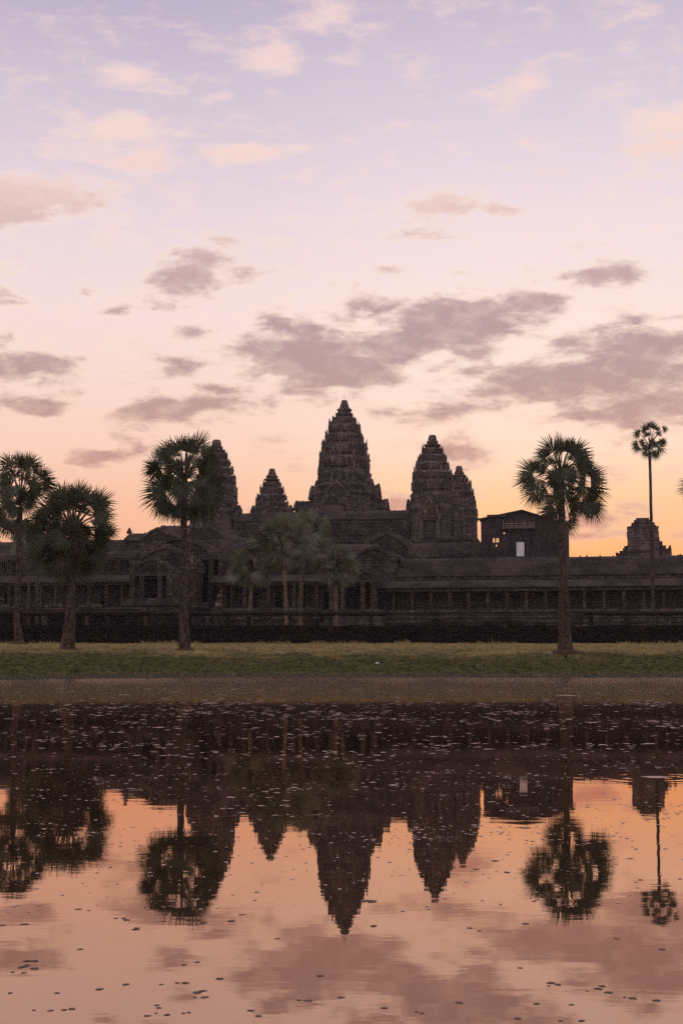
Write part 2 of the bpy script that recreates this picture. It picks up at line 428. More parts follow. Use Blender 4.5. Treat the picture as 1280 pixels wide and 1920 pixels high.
def tower_tier(mb, cu, cv_, z0, z1, hw, hw_in, spikes=True, rnd=0.015):
    h = z1 - z0
    prof = [(0.0, hw_in), (0.12, hw_in * 1.005), (0.17, hw * .93), (0.26, hw * .94), (0.36, hw * .965), (0.42, hw * .955), (0.5, hw * .99),
            (0.62, hw * 1.02), (0.74, hw * 1.02), (0.82, hw * .985), (0.90, hw * .92), (1.0, hw * .84)]
    rings = []
    for (t, w) in prof:
        rg = []
        for (x, y) in PLAN(w):
            ero = 1 + mnoise.noise(Vector((cu + x * .55, cv_ + y * .55, (z0 + h * t) * .9))) * .055 + random.uniform(-rnd, rnd)
            rg.append((cu + x * ero, cv_ + y * ero, z0 + h * t + random.uniform(-.02, .02) * h))
        rings.append(rg)
    mb.loft(rings)
    if spikes:
        zt = z0 + h * .80
        for i, (x, y) in enumerate(PLAN(hw * .96)):
            r = math.hypot(x, y) / hw
            if i % 2 == 0 or random.random() < .35:
                if random.random() < .3: continue
                w = hw * random.uniform(.032, .052)
                mb.spike(cu + x, cv_ + y, zt, w, h * random.choice((.22, .4, .5, .62, .78)) * random.uniform(.85, 1.1), x * .02, y * .02)
        for k in range(4):                                    # niche and gable on each face
            c, n = round(cos(k * pi / 2)), round(sin(k * pi / 2))
            for (off, wd, hh) in ((0.0, .17, .95), (-.29, .07, .62), (.29, .07, .62)):
                x, y = hw * .97, off * hw
                px_, py_ = x * c - y * n, x * n + y * c
                w = wd * hw; d_ = hw * .06
                ex, ey = (d_, w) if n == 0 else (w, d_)
                mb.box(cu + px_ - ex, cu + px_ + ex, cv_ + py_ - ey, cv_ + py_ + ey, z0 + h * .12, z0 + h * hh * .7, hw * .006)
                k4 = [(cu + px_ - ex, cv_ + py_ - ey, z0 + h * hh * .7), (cu + px_ + ex, cv_ + py_ - ey, z0 + h * hh * .7), (cu + px_ + ex, cv_ + py_ + ey, z0 + h * hh * .7), (cu + px_ - ex, cv_ + py_ + ey, z0 + h * hh * .7)]
                tp = [(cu + px_ + sx * ex * .12, cv_ + py_ + sy * ey * .12, z0 + h * (hh + .12)) for sx, sy in ((-1, -1), (1, -1), (1, 1), (-1, 1))]
                md = [(cu + px_ + sx * ex * .75, cv_ + py_ + sy * ey * .75, z0 + h * (hh * .85 + .04)) for sx, sy in ((-1, -1), (1, -1), (1, 1), (-1, 1))]
                mb.loft([k4, md, tp])

def vault(mb, axis, a0, a1, c, half, z0, z1, seg=24, jit=.03, crest=True, eave=0.15):
    """curved stone roof: ridge along an axis from a0 to a1, centred on c, springing at z0, ridge at z1"""
    pr = []
    n = 7
    for i in range(n + 1):
        t = i / n
        pr.append((c - half * (1 - t) ** 1.0, z0 + (z1 - z0) * sin(t * pi / 2) ** .92))
    pr += [(2 * c - p[0], p[1]) for p in reversed(pr[:-1])]
    pr += [(c + half, z0 - eave), (c - half, z0 - eave)]
    (mb.extrude_u if axis == 'u' else mb.extrude_v)(pr if axis == 'u' else list(reversed(pr)), a0, a1, seg, jit)
    if crest:
        L = abs(a1 - a0); k = max(2, int(L / .9))
        for i in range(k):
            if random.random() < .35: continue
            a = a0 + (a1 - a0) * (i + .5) / k
            x, y = (a, c) if axis == 'u' else (c, a)
            mb.spike(x, y, z1 - .12, .16, random.uniform(.2, .38))

PED = [(1.0, 0.0), (1.10, .05), (1.16, .20), (1.10, .30), (1.0, .26), (.92, .40), (.80, .55), (.64, .70), (.46, .83), (.27, .94), (.10, 1.04), (0, 1.12)]
PIN = [(.80, 0.0), (.80, .06), (.80, .12), (.79, .18), (.77, .24), (.70, .36), (.60, .49), (.48, .61), (.34, .72), (.20, .81), (.07, .87), (0, .89)]
def pediment(fr, ty, axis, c, front, w, z0, h, depth=.5):
    """flame shaped gable: frame into fr, recessed field into ty; faces -v (axis 'v') or +/-u"""
    jt = lambda: random.uniform(-.035, .035)
    o = [(c + (x + jt()) * w, z0 + (z + jt()) * h) for x, z in PED] + [(c - (x + jt()) * w, z0 + (z + jt() - (.08 if random.random() < .2 else 0)) * h) for x, z in reversed(PED[:-1])]
    i_ = [(c + x * w, z0 + z * h) for x, z in PIN] + [(c - x * w, z0 + z * h) for x, z in reversed(PIN[:-1])]
    sg = 1 if depth > 0 else -1
    def pt(p, d): return (p[0], front + d, p[1]) if axis == 'v' else (front + d, p[0], p[1])
    n = len(o); k = len(fr.v)
    for d in (0, depth):
        fr.v.extend([pt(p, d) for p in o]); fr.v.extend([pt(p, d) for p in i_])
    for a in range(n - 1):
        O0, O1, I0, I1 = k + a, k + a + 1, k + n + a, k + n + a + 1
        D = 2 * n
        fr.f += [(O0, O1, I1, I0), (O0 + D, I0 + D, I1 + D, O1 + D), (O0, O0 + D, O1 + D, O1), (I0, I1, I1 + D, I0 + D)]
    for a in (0, n - 1):
        fr.f.append((k + a, k + n + a, k + 3 * n + a, k + 2 * n + a))
    for a in range(6, n - 6, 1):                               # little flames on the edge
        p = o[a]
        q = pt(p, depth * .5)
        fr.spike(q[0], q[1], q[2] - .05, abs(depth) * .22, h * .09 * random.uniform(.6, 1.2))
    ring0 = [pt(p, depth * .45) for p in i_]; ring1 = [pt(p, depth * .95) for p in i_]
    if axis == 'v': ty.loft([ring0, ring1])
    else: ty.loft([list(reversed(ring0)), list(reversed(ring1))])
    for r in range(3):                                         # carved rows on the field
        ww = w * (.62 - .17 * r); zz = z0 + h * (.08 + .2 * r)
        m_ = 5 - r
        for q_ in range(m_):
            x = c - ww + 2 * ww * (q_ + .5) / m_
            d0, d1 = sorted((depth * .25, depth * .5))
            a_ = ww / m_ * .62
            if axis == 'v': ty.box(x - a_, x + a_, front + d0, front + d1, zz, zz + h * .13, .03)
            else: ty.box(front + d0, front + d1, x - a_, x + a_, zz, zz + h * .13, .03)

def pillar(mb, u, v, z0, z1, r):
    h = z1 - z0
    for (a, b, s) in ((0, .05, 1.35), (.05, .09, 1.18), (.09, .88, 1.0), (.88, .92, 1.08), (.92, .96, 1.18), (.96, 1, 1.28)):
        mb.box(u - r * s, u + r * s, v - r * s, v + r * s, z0 + h * a, z0 + h * b, .012)

# ------------------------------------------------------------------ five lotus-bud towers
def temple_tower(label, px, v, finial, tiers, cella, faces='WESN', rod=False):
    u = U(px, v)
    zb = Z(px, cella[0], v)
    t = tthing('temple_tower', label, 'tower', u, v, zb, 'towers of the temple')
    o = org(t)
    mp = (TP(px + 10, 1000, v)[0] - TP(px, 1000, v)[0]) / 10
    zf = [Z(px, y, v) for y in finial[:2]]
    w0, w1 = finial[2] * mp, finial[3] * mp
    mb = MB(); n = 14; rings = []
    hh = zf[0] - zf[1]
    for (q, w) in ((-.25, w1 * .9), (0, w1), (.10, w1 * 1.02), (.14, w1 * .8), (.35, w1 * .86), (.55, w0 * 1.2), (.8, w0 * 1.06), (1.0, w0 * .9)):
        rings.append([(u + cos(2 * pi * k / n) * w, v + sin(2 * pi * k / n) * w, zf[1] + hh * q) for k in range(n)])
    mb.loft(rings); mb.build('finial', M['tower'], t, o)
    if rod:
        mb = MB(); mb.tube([(u, v, zf[0] - .2), (u, v, zf[0] + 1.7)], [.04, .025], 6); mb.build('lightning_rod', M['rod'], t, o)
    ytop = finial[1]
    for i, (yt, yb, hwpx) in enumerate(tiers):
        mb = MB()
        z1, z0 = Z(px, yt, v), Z(px, yb, v)
        hw = hwpx * mp * .945
        inn = hw * (.875 if i > 2 else .82)
        tower_tier(mb, u, v, z0 - (z1 - z0) * .10, z1, hw, inn, i > 1)
        mb.build('tier', M['tower'], t, o)
    # the cella under the tiers with a door and gable on each face
    z0, z1 = zb, Z(px, tiers[-1][1], v)
    hw = cella[1] * mp
    mb = MB(); rings = []
    for (q, w) in ((0, 1.10), (.05, 1.10), (.07, 1.04), (.12, 1.04), (.14, .98), (.78, .96), (.82, 1.0), (.9, 1.06), (.95, 1.03), (1.02, .95)):
        rings.append([(u + x * (1 + random.uniform(-.01, .01)), v + y * (1 + random.uniform(-.01, .01)), z0 + (z1 - z0) * q) for x, y in PLAN(hw * w * .96)])
    mb.loft(rings); mb.build('cella', M['tower'], t, o)
    for (ax, sg) in [q for q, c_ in ((('v', -1), 'W'), (('v', 1), 'E'), (('u', -1), 'N'), (('u', 1), 'S')) if c_ in faces]:
        pm, ty, dr = MB(), MB(), MB()
        h = z1 - z0; f = hw * 1.0
        dw = hw * .24
        if ax == 'v':
            fr = v + sg * (f + .9)
            pediment(pm, ty, 'v', u, fr, hw * .46, z0 + h * .55, h * .55, .7 * -sg)
            for s in (-1, 1): pillar(pm, u + s * dw * 1.5, fr - sg * .5, z0 + h * .07, z0 + h * .56, dw * .32)
            y0, y1 = sorted((v + sg * f * .9, v + sg * (f + .35)))
            dr.box(u - dw, u + dw, y0, y1, z0 + h * .08, z0 + h * .5)
            y0, y1 = sorted((v + sg * f * .9, fr - sg * .72))
            pm.box(u - hw * .40, u + hw * .40, y0, y1, z0 + h * .57, z0 + h * .85)
        else:
            fr = u + sg * (f + .9)
            pediment(pm, ty, 'u', v, fr, hw * .46, z0 + h * .55, h * .55, .7 * -sg)
            for s in (-1, 1): pillar(pm, fr - sg * .5, v + s * dw * 1.5, z0 + h * .07, z0 + h * .56, dw * .32)
            x0, x1 = sorted((u + sg * f * .9, u + sg * (f + .35)))
            dr.box(x0, x1, v - dw, v + dw, z0 + h * .08, z0 + h * .5)
            x0, x1 = sorted((u + sg * f * .9, fr - sg * .72))
            pm.box(x0, x1, v - hw * .40, v + hw * .40, z0 + h * .57, z0 + h * .85)
        po = pm.build('porch', M['tower'], t, o)
        ty.build('tympanum', M['pale'], po, (0, 0, 0)).location = (-o[0], -o[1], -o[2])
        dr.build('doorway', M['inner'], po).location = (-o[0], -o[1], -o[2])
    return t, u, v, mp

VC = 125.5
HB = 23.8
tC, uC, vC, mC = temple_tower('tallest central lotus-bud stone tower of the temple', 645.5, VC, (751, 765, 5.6, 9.6),
    [(766.5, 772.5, 14), (774.5, 781, 16.6), (783.5, 794, 22.5), (796, 812, 29.8), (814, 831, 35.7), (833, 854, 42.0), (856, 879, 46.6), (881, 908, 48.6)],
    (957, 47), rod=True)
VF, VBk = VC - HB, VC + HB
temple_tower('broad stone tower standing second tallest, at the right of the central tower', 812.0, VF, (816, 827.5, 6.4, 9.5),
    [(828, 832, 11), (833.5, 838, 16), (840.5, 851, 20.3), (853, 865.5, 27), (867, 881, 32), (883, 898, 36.6), (900, 921, 39.8), (923, 948, 41.2)],
    (1018, 41), )
temple_tower('stone tower half hidden by the crown of a palm on the left', 403.8, VF, (825, 837, 7, 10),
    [(838, 841.5, 11.7), (843, 848, 15.6), (850, 861, 19.6), (863, 875, 25.5), (877, 890, 30.6), (892, 907, 35), (909, 932, 37.8), (934, 956, 38.2)],
    (1000, 38))
temple_tower('smaller far stone tower between the palm and the central tower', 509.0, VBk, (879, 891, 5, 8.4),
    [(892, 896, 11), (897.5, 902, 14.2), (904.5, 912, 17), (914, 925, 22), (927, 939, 27), (941, 953, 30)],
    (985, 31))
temple_tower('slim far stone tower just right of the broad right tower', 862.0, VBk, (874, 885, 5.4, 8),
    [(886, 889, 10), (890.5, 895, 14), (896.5, 904, 17.6), (906, 918, 23.4), (920, 934, 27.6), (936, 951, 31.8), (953, 968, 34.6)],
    (1016, 34.5), 'WEN')

# ------------------------------------------------------------------ the steep platform that carries the towers, with its gallery
zt = Z(760, 1016, VF - 4)
t = tthing('temple_platform', 'steep stepped stone platform carrying the five temple towers', 'platform', uC, VC, 5.0)
o = org(t)
hs = HB + 9
z_lv = Z(700, 1046, VF - 12)
for k in range(4):
    mb = MB()
    za, zb_ = z_lv - 8 + (zt - z_lv + 8) * k / 4, z_lv - 8 + (zt - z_lv + 8) * (k + 1) / 4
    w = hs + (3 - k) * 1.7
    rings = []
    for (q, e) in ((0, .3), (.1, .3), (.14, 0), (.5, -.1), (.56, .25), (.64, .25), (.7, -.05), (.88, -.1), (.92, .3), (1.0, .3)):
        pts = []
        for (ax, ay, bx, by) in ((-1, -1, 1, -1), (1, -1, 1, 1), (1, 1, -1, 1), (-1, 1, -1, -1)):
            for i in range(14):
                f = i / 14
                pts.append((uC + (ax + (bx - ax) * f) * (w + e + random.uniform(-.05, .05)), VC + (ay + (by - ay) * f) * (w + e + random.uniform(-.05, .05)), za + (zb_ - za) * q))
        rings.append(pts)
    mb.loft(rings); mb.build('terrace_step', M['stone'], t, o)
for s_u in (-1, 0, 1):                                          # stairs on the front
    mb = MB()
    for i in range(24):
        f = i / 24
        uu = uC + s_u * HB
        mb.box(uu - 2.4, uu + 2.4, VC - hs - 7 + 7 * f, VC - hs + 2, z_lv - 8 + (zt - z_lv + 8) * f, z_lv - 8 + (zt - z_lv + 8) * (f + 1 / 24), .02)
    mb.build('stairway', M['stone'], t, o)

def window_row(parent, o, u0, u1, v, z0, z1, n, mat_b='pillar', mat_r='inner'):
    for i in range(n):
        c = u0 + (u1 - u0) * (i + .5) / n
        w = abs(u1 - u0) / n * .32
        f = MB()
        f.box(c - w - .18, c - w, v - .14, v + .1, z0, z1, .01); f.box(c + w, c + w + .18, v - .14, v + .1, z0, z1, .01)
        f.box(c - w - .26, c + w + .26, v - .2, v + .1, z1, z1 + .22, .01); f.box(c - w - .26, c + w + .26, v - .2, v + .1, z0 - .2, z0, .01)
        fo = f.build('window', M[mat_b], parent, o)
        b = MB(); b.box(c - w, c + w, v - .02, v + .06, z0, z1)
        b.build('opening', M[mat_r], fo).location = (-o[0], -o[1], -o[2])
        b = MB()
        for k in range(4):
            x = c - w + 2 * w * (k + .5) / 4
            b.tube([(x, v - .08, z0), (x, v - .08, z1)], [.07, .07], 6)
        b.build('baluster', M[mat_b], fo).location = (-o[0], -o[1], -o[2])

def upper_gallery(label, axis, c, a0, a1, zb_, zw, zr, half, windows=0):
    u, v = ((a0 + a1) / 2, c) if axis == 'u' else (c, (a0 + a1) / 2)
    t = tthing('temple_gallery', label, 'gallery', u, v, zb_)
    o = org(t)
    mb = MB()
    hw = half - .35
    if axis == 'u': mb.box(a0, a1, c - hw, c + hw, zb_, zw, .02)
    else: mb.box(c - hw, c + hw, a0, a1, zb_, zw, .02)
    for (dz, e) in ((0.0, .5), (.45, .3), (.9, .15)):
        if axis == 'u': mb.box(a0 - .1, a1 + .1, c - hw - e, c + hw + e, zb_ + dz, zb_ + dz + .4, .02)
        else: mb.box(c - hw - e, c + hw + e, a0 - .1, a1 + .1, zb_ + dz, zb_ + dz + .4, .02)
    mb.build('wall', M['stone'], t, o)
    mb = MB(); vault(mb, axis, a0, a1, c, half, zw, zr, max(6, int(abs(a1 - a0) / 2.5)), .05)
    mb.build('roof', M['roof'], t, o)
    if windows and axis == 'u': window_row(t, o, a0 + 1, a1 - 1, c - hw, zb_ + (zw - zb_) * .38, zb_ + (zw - zb_) * .82, windows)
    return t, o
zr = Z(740, 957, VF); zw = Z(740, 972, VF - 2)
FRu, FLu = U(812, VF), U(403.8, VF)
upper_gallery('upper gallery with a row of barred windows between the two nearer towers', 'u', VF, FLu + 5, FRu - 5, zt - .1, zw, zr, 3.0, 14)
upper_gallery('far upper gallery closing the back of the tower platform', 'u', VBk, FLu + 5, FRu - 5, zt - .1, zw, zr, 3.0)
upper_gallery('side gallery running back under the broad right tower', 'v', uC + HB, VF + 5, VBk - 5, zt - .1, zw - 2.4, zr - 3.2, 2.4)
upper_gallery('side gallery running back behind the left tower', 'v', uC - HB, VF + 5, VBk - 5, zt - .1, zw, zr, 3.0)
# little gabled pavilions and pinnacles on the ridge
def pinnacle(label, px, py, v, hpx, wpx):
    mp = abs(TP(px + 10, 1000, v)[0] - TP(px, 1000, v)[0]) / 10
    u, z1 = TP(px, py, v); z0 = Z(px, py + hpx, v); h = z1 - z0; w = wpx * mp
    t = tthing('stone_pinnacle', label, 'pinnacle', u, v, z0)
    mb = MB(); mb.box(u - w, u + w, v - w, v + w, z0, z0 + h * .35, .03); mb.box(u - w * 1.2, u + w * 1.2, v - w * 1.2, v + w * 1.2, z0 + h * .35, z0 + h * .42, .02)
    mb.build('pedestal', M['stone'], t, org(t))
    mb = MB(); n = 8
    mb.loft([[(u + cos(2 * pi * k / n) * w * a, v + sin(2 * pi * k / n) * w * a, z0 + h * q) for k in range(n)] for q, a in ((.42, .75), (.55, .95), (.7, .8), (.78, .45), (.86, .5), (1.0, .08))])
    mb.build('finial', M['stone'], t, org(t))
pinnacle('thin pointed stone pinnacle at the left foot of the broad right tower', 763, 939, VF - 1, 20, 2.4)
pinnacle('small stone pinnacle on the ridge right of the half-hidden tower', 449, 947, VF - 1, 14, 4.5)

# the cross-shaped base of the central tower: stepped wings with gable ends
def gable_wing(t, o, axis, c, a0, a1, half, zb_, zw, zr, ends=(0, 1), mat='tower'):
    mb = MB(); hw = half - .3
    if axis == 'u': mb.box(a0, a1, c - hw, c + hw, zb_, zw, .03)
    else: mb.box(c - hw, c + hw, a0, a1, zb_, zw, .03)
    w_ = mb.build('wing_wall', M[mat], t, o)
    mb = MB(); vault(mb, axis, a0, a1, c, half, zw, zr, max(3, int(abs(a1 - a0) / 1.5)), .04, True)
    mb.build('wing_roof', M['roof'], t, o)
    for e in ends:
        fr, ty = MB(), MB()
        a, dp = ((a0 - .35, .6), (a1 + .35, -.6))[e]
        pediment(fr, ty, 'u' if axis == 'u' else 'v', c, a, half * .98, zw - .3, (zr - zw) * 1.06, dp)
        g = fr.build('gable', M[mat], t, o)
        ty.build('tympanum', M['stone'], g).location = (-o[0], -o[1], -o[2])
t = tthing('tower_base', 'tall cross-shaped base with stepped gabled wings under the central tower', 'tower base', uC, VC, zt)
o = org(t)
zA, zAw = Z(645, 911, VC), Z(645, 936, VC)
zB, zBw = Z(645, 938, VC), Z(645, 955, VC)
mb = MB()
rings = []
for (q, w) in ((0, 8.2), (.06, 8.2), (.1, 7.7), (.5, 7.5), (.55, 7.8), (.6, 7.2), (.93, 6.8), (.96, 7.2), (1, 7.0)):
    rings.append([(uC + x, VC + y, zt + (Z(645, 925, VC) - zt) * q) for x, y in PLAN(w)])
mb.loft(rings); mb.build('core', M['tower'], t, o)
gable_wing(t, o, 'u', VC, uC - 7.6, uC + 8.0, 2.6, zt, zAw, zA)
gable_wing(t, o, 'u', VC, uC - 11.3, uC + 9.9, 2.2, zt, zBw, zB)
gable_wing(t, o, 'v', uC, VC - 8.5, VC + 8.5, 2.6, zt, zAw, zA)
gable_wing(t, o, 'v', uC, VC - 14, VC + 12, 2.2, zt, zBw, zB)
gable_wing(t, o, 'v', uC, VC - hs + 4, VC - 12, 2.4, zt, zw, zr, (0,))

# ------------------------------------------------------------------ middle enclosure: gallery in front of the platform
V2 = 47.0
z2b = 8.0
u2a, u2b = U(-260, V2), U(903, V2)
z2r, z2w = Z(700, 1020, V2 + 2.5), Z(700, 1046, V2)
t, o2 = upper_gallery('long middle gallery below the towers with its roof above the front gallery', 'u', V2 + 2.5, U(238, V2), u2b, z2b, z2w, z2r, 3.4, 22)
mb = MB(); mb.box(u2b - 3.0, u2b + .2, V2 - 1.2, V2 + 8, z2b, z2w + .6, .05); mb.build('end_block', M['stone'], t, o2)
# west entrance of the middle enclosure, higher stepped roofs left of the axis
t = tthing('inner_entrance', 'inner entrance hall with stepped roofs behind the left porch', 'entrance hall', U(275, V2), V2, z2b)
o = org(t)
z0, z1 = Z(270, 1014, V2), Z(270, 998, V2)
gable_wing(t, o, 'u', V2 + 2, U(238, V2), U(300, V2), 3.2, z2b, z0, z1, (0,), 'stone')
z0, z1 = Z(320, 1004, V2), Z(320, 984, V2)
gable_wing(t, o, 'u', V2 + 2, U(297, V2), U(352, V2), 3.6, z2b, z0, z1, (0, 1), 'pale')
z0, z1 = Z(398, 1008, V2), Z(398, 994, V2)
gable_wing(t, o, 'u', V2 + 2, U(350, V2), U(442, V2), 3.2, z2b, z0, z1, (1,), 'stone')
gable_wing(t, o, 'v', U(326, V2), V2 - 9, V2 - 1, 3.2, z2b, Z(320, 1018, V2), Z(320, 998, V2), (0,), 'pale')
pinnacle('stone finial standing on the ridge left of the inner entrance hall', 243, 989, V2 + 2, 12, 3.6)
upper_gallery('lower roofed gallery behind the two left palms', 'u', V2 + 2.5, u2a, U(238, V2), z2b, Z(20, 1036, V2), Z(20, 1016, V2 + 2.5), 3.4, 8)

# ------------------------------------------------------------------ front gallery on the right: long colonnade
ZC0, ZC1 = Z(1000, 1143, 0), Z(1000, 1108, 0)
ZH0, ZH1 = ZC1 + .35, Z(1000, 1086, 2.4)
ZM0, ZM1 = Z(1000, 1078, 2.7), Z(1000, 1045, 5.3)
uR0, uR1 = U(703, 0), U(703, 0) + 2.62 * 26
def colonnade(label, u0, n, pitch, zrdg=None, plinth=True):
    u1 = u0 + n * pitch
    t = tthing('colonnade_gallery', label, 'gallery', (u0 + u1) / 2, 2.5, 4.9)
    o = org(t)
    mb = MB()
    z0 = 4.6
    for (e, a, b) in ((2.3, 0, .16), (2.1, .16, .26), (1.7, .26, .40), (1.5, .40, .47), (1.75, .47, .55), (1.45, .55, .66), (1.6, .66, .74), (1.2, .74, .88), (1.45, .88, 1.0)):
        k = max(4, int((u1 - u0) / 3))
        for i in range(k):
            mb.box(u0 + (u1 - u0) * i / k, u0 + (u1 - u0) * (i + 1) / k - .015, -e + random.uniform(-.04, .04), 1.0, z0 + (ZC0 - z0) * a, z0 + (ZC0 - z0) * b - .004, .0)
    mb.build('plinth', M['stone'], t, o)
    mb = MB(); mb.box(u0, u1, 2.35, 8.2, 4.7, ZM0 + .1, .0); mb.build('rear_wall', M['inner'], t, o)
    for i in range(n + 1):
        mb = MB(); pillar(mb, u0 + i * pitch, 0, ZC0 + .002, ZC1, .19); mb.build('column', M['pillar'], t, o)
    mb = MB(); mb.box(u0 - .4, u1 + .4, -.42, .42, ZC1 + .003, ZC1 + .36, .02); mb.box(u0 - .4, u1 + .4, -.6, .3, ZC1 + .363, ZC1 + .55, .02); mb.build('beam', M['stone'], t, o)
    seg = int((u1 - u0) / 2)
    pr = [(-.9, ZC1 + .50), (-.7, ZC1 + .75), (-.2, ZC1 + 1.05), (.6, ZC1 + 1.42), (1.5, ZH1 - .12), (2.5, ZH1), (2.5, ZC1 + .38), (.2, ZC1 + .38), (-.3, ZC1 + .42)]
    pr = [p if p[1] < ZH1 or p[0] > 2.4 else (p[0], ZH1 - .1) for p in pr]
    mb = MB(); mb.extrude_u(pr, u0 - .4, u1 + .4, seg, .035); mb.build('aisle_roof', M['roof'], t, o)
    mb = MB(); mb.box(u0, u1, 2.30, 2.6, ZH1 - .3, ZM0 + .2, .01)
    for i in range(int((u1 - u0) / pitch * 2)):
        x = u0 + pitch * (i + .5) / 2
        mb.box(x - .45, x + .45, 2.2, 2.32, ZH1 + .1, ZM0 - .05, .02)
    mb.build('clerestory', M['stone'], t, o)
    mb = MB(); vault(mb, 'u', u0 - .4, u1 + .4, 5.3, 3.2, ZM0 + .02, zrdg or ZM1, seg, .04, True)
    mb.build('main_roof', M['roof'], t, o)
    return t, o
colonnade('long open colonnade gallery along the right with square columns under a double stone roof', uR0, 26, 2.62)

# front gallery left of the side pavilion: colonnade to the main entrance, and beyond it
uS = U(668, 0)                                                   # side pavilion axis
uM = uC                                                          # main entrance axis
def entrance_front(label, ua, ub, npil, zridge_px, pxref):
    t = tthing('entrance_gallery', label, 'gallery', (ua + ub) / 2, 2.5, 4.9)
    o = org(t)
    mb = MB(); z0 = 4.6; zf = Z(pxref, 1140, 0)
    for (e, a, b) in ((2.2, 0, .2), (1.9, .2, .34), (1.5, .34, .55), (1.8, .55, .66), (1.4, .66, .85), (1.7, .85, 1.0)):
        k = max(3, int((ub - ua) / 2.4))
        for i in range(k):
            mb.box(ua + (ub - ua) * i / k, ua + (ub - ua) * (i + 1) / k - .015, -e + random.uniform(-.08, .08), 1.0, z0 + (zf - z0) * a, z0 + (zf - z0) * b - .004)
    mb.build('plinth', M['stone'], t, o)
    z1 = Z(pxref, 1098, 0)
    mb = MB(); mb.box(ua, ub, 2.3, 8.0, 4.7, Z(pxref, 1040, 2.6), 0); mb.build('rear_wall', M['inner'], t, o)
    for i in range(npil):
        u = ua + (ub - ua) * (i + .5) / npil
        if random.random() < .22: continue
        mb = MB(); pillar(mb, u + random.uniform(-.25, .25), 0, zf + .002, z1, .24 * random.uniform(.8, 1.15)); mb.build('column', M['pillar'], t, o)
        if i % 2 == 0:
            d = MB(); c = u + (ub - ua) / npil / 2
            for s in (-1, 1): d.box(c + s * .62 - .14, c + s * .62 + .14, 2.1, 2.34, zf, zf + 2.3, .01)
            d.box(c - .85, c + .85, 2.05, 2.34, zf + 2.303, zf + 2.62, .01)
            do = d.build('door_frame', M['pale'], t, o)
            b = MB(); b.box(c - .48, c + .48, 2.2, 2.33, zf, zf + 2.3); b.build('doorway', M['laterite'], do).location = (-o[0], -o[1], -o[2])  # near-black panel puts the shade inside the doorway into colour
    zh = Z(pxref, 1078, 2.4)
    mb = MB(); mb.box(ua - .3, ub + .3, -.45, .45, z1 + .003, z1 + .4, .02); mb.build('beam', M['stone'], t, o)
    pr = [(-.9, z1 + .42), (-.7, z1 + .7), (0, z1 + 1.0), (1.2, zh - .2), (2.45, zh), (2.45, z1 + .41), (.4, z1 + .41)]
    mb = MB(); mb.extrude_u(pr, ua - .3, ub + .3, int((ub - ua) / 1.6) + 2, .06); mb.build('aisle_roof', M['roof'], t, o)
    zc = Z(pxref, 1047, 2.6)
    mb = MB(); mb.box(ua, ub, 2.28, 2.7, zh - .3, zc + .1, .02); mb.build('clerestory', M['stone'], t, o)
    window_row(t, o, ua + .6, ub - .6, 2.28, zh + .35, zc - .35, max(3, npil), 'pillar', 'laterite')  # near-black panels behind the bars give the inner shade as colour
    zr_ = Z(pxref, zridge_px, 5.4)
    mb = MB(); vault(mb, 'u', ua - .2, ub + .2, 5.4, 3.3, zc + .02, zr_, int((ub - ua) / 1.6) + 2, .07); mb.build('main_roof', M['roof'], t, o)
    return t, o
entrance_front('front gallery with barred upper windows between the left porch and the clump of palms', uM + 6.2, uS - 4.6, 9, 1010, 430)
entrance_front('front gallery behind the two palms at the far left', uM - 34, uM - 6.2, 11, 1035, 120)

def pavilion(label, u, vf, halfw, zfloor, zbeam, zped, ztop, vback, npil=4, mat='pale', body='stone'):
    t = tthing('entrance_porch', label, 'porch', u, vf, 4.9)
    o = org(t)
    mb = MB()
    for (e, a, b) in ((1.2, 0, .25), (.9, .25, .5), (.6, .5, .8), (.85, .8, 1.0)):
        mb.box(u - halfw - e, u + halfw + e, vf - e, vback, 4.6 + (zfloor - 4.6) * a, 4.6 + (zfloor - 4.6) * b - .004, .02)
    mb.build('plinth', M['stone'], t, o)
    for i in range(npil):
        x = u - halfw * .86 + 2 * halfw * .86 * i / (npil - 1)
        if npil == 4 and i in (1, 2): x = u + (-1, 1)[i - 1] * halfw * .42
        mb = MB(); pillar(mb, x, vf + .4, zfloor + .002, zbeam, .30 if i not in (0, npil - 1) else .36); mb.build('pillar', M['pillar'], t, o)
    mb = MB(); mb.box(u - halfw, u + halfw, vf, vf + .85, zbeam + .003, zped, .03); mb.box(u - halfw * .93, u + halfw * .93, vf + 1.2, vback, zbeam - .4, zped, .02); mb.build('beam', M[body], t, o)
    mb = MB()
    for s in (-1, 1): mb.box(u + s * halfw * .8 - .3, u + s * halfw * .8 + .3, vf + 1.8, vback, zfloor + .002, zbeam - .404, .02)
    mb.box(u - halfw * .7, u + halfw * .7, vback - .8, vback - .4, zfloor + .002, zbeam - .404, .02)
    mb.build('side_wall', M[body], t, o)
    fr, ty = MB(), MB()
    pediment(fr, ty, 'v', u, vf + .1, halfw * .97, zped + .004, (ztop - zped) / 1.12, .7)
    g = fr.build('gable', M[mat], t, o); ty.build('tympanum', M['stone'], g).location = (-o[0], -o[1], -o[2])
    mb = MB(); vault(mb, 'v', vf + .8, vback, u, halfw * .95, zped + .01, ztop - .3, 8, .05); mb.build('roof', M['roof'], t, o)
    return t
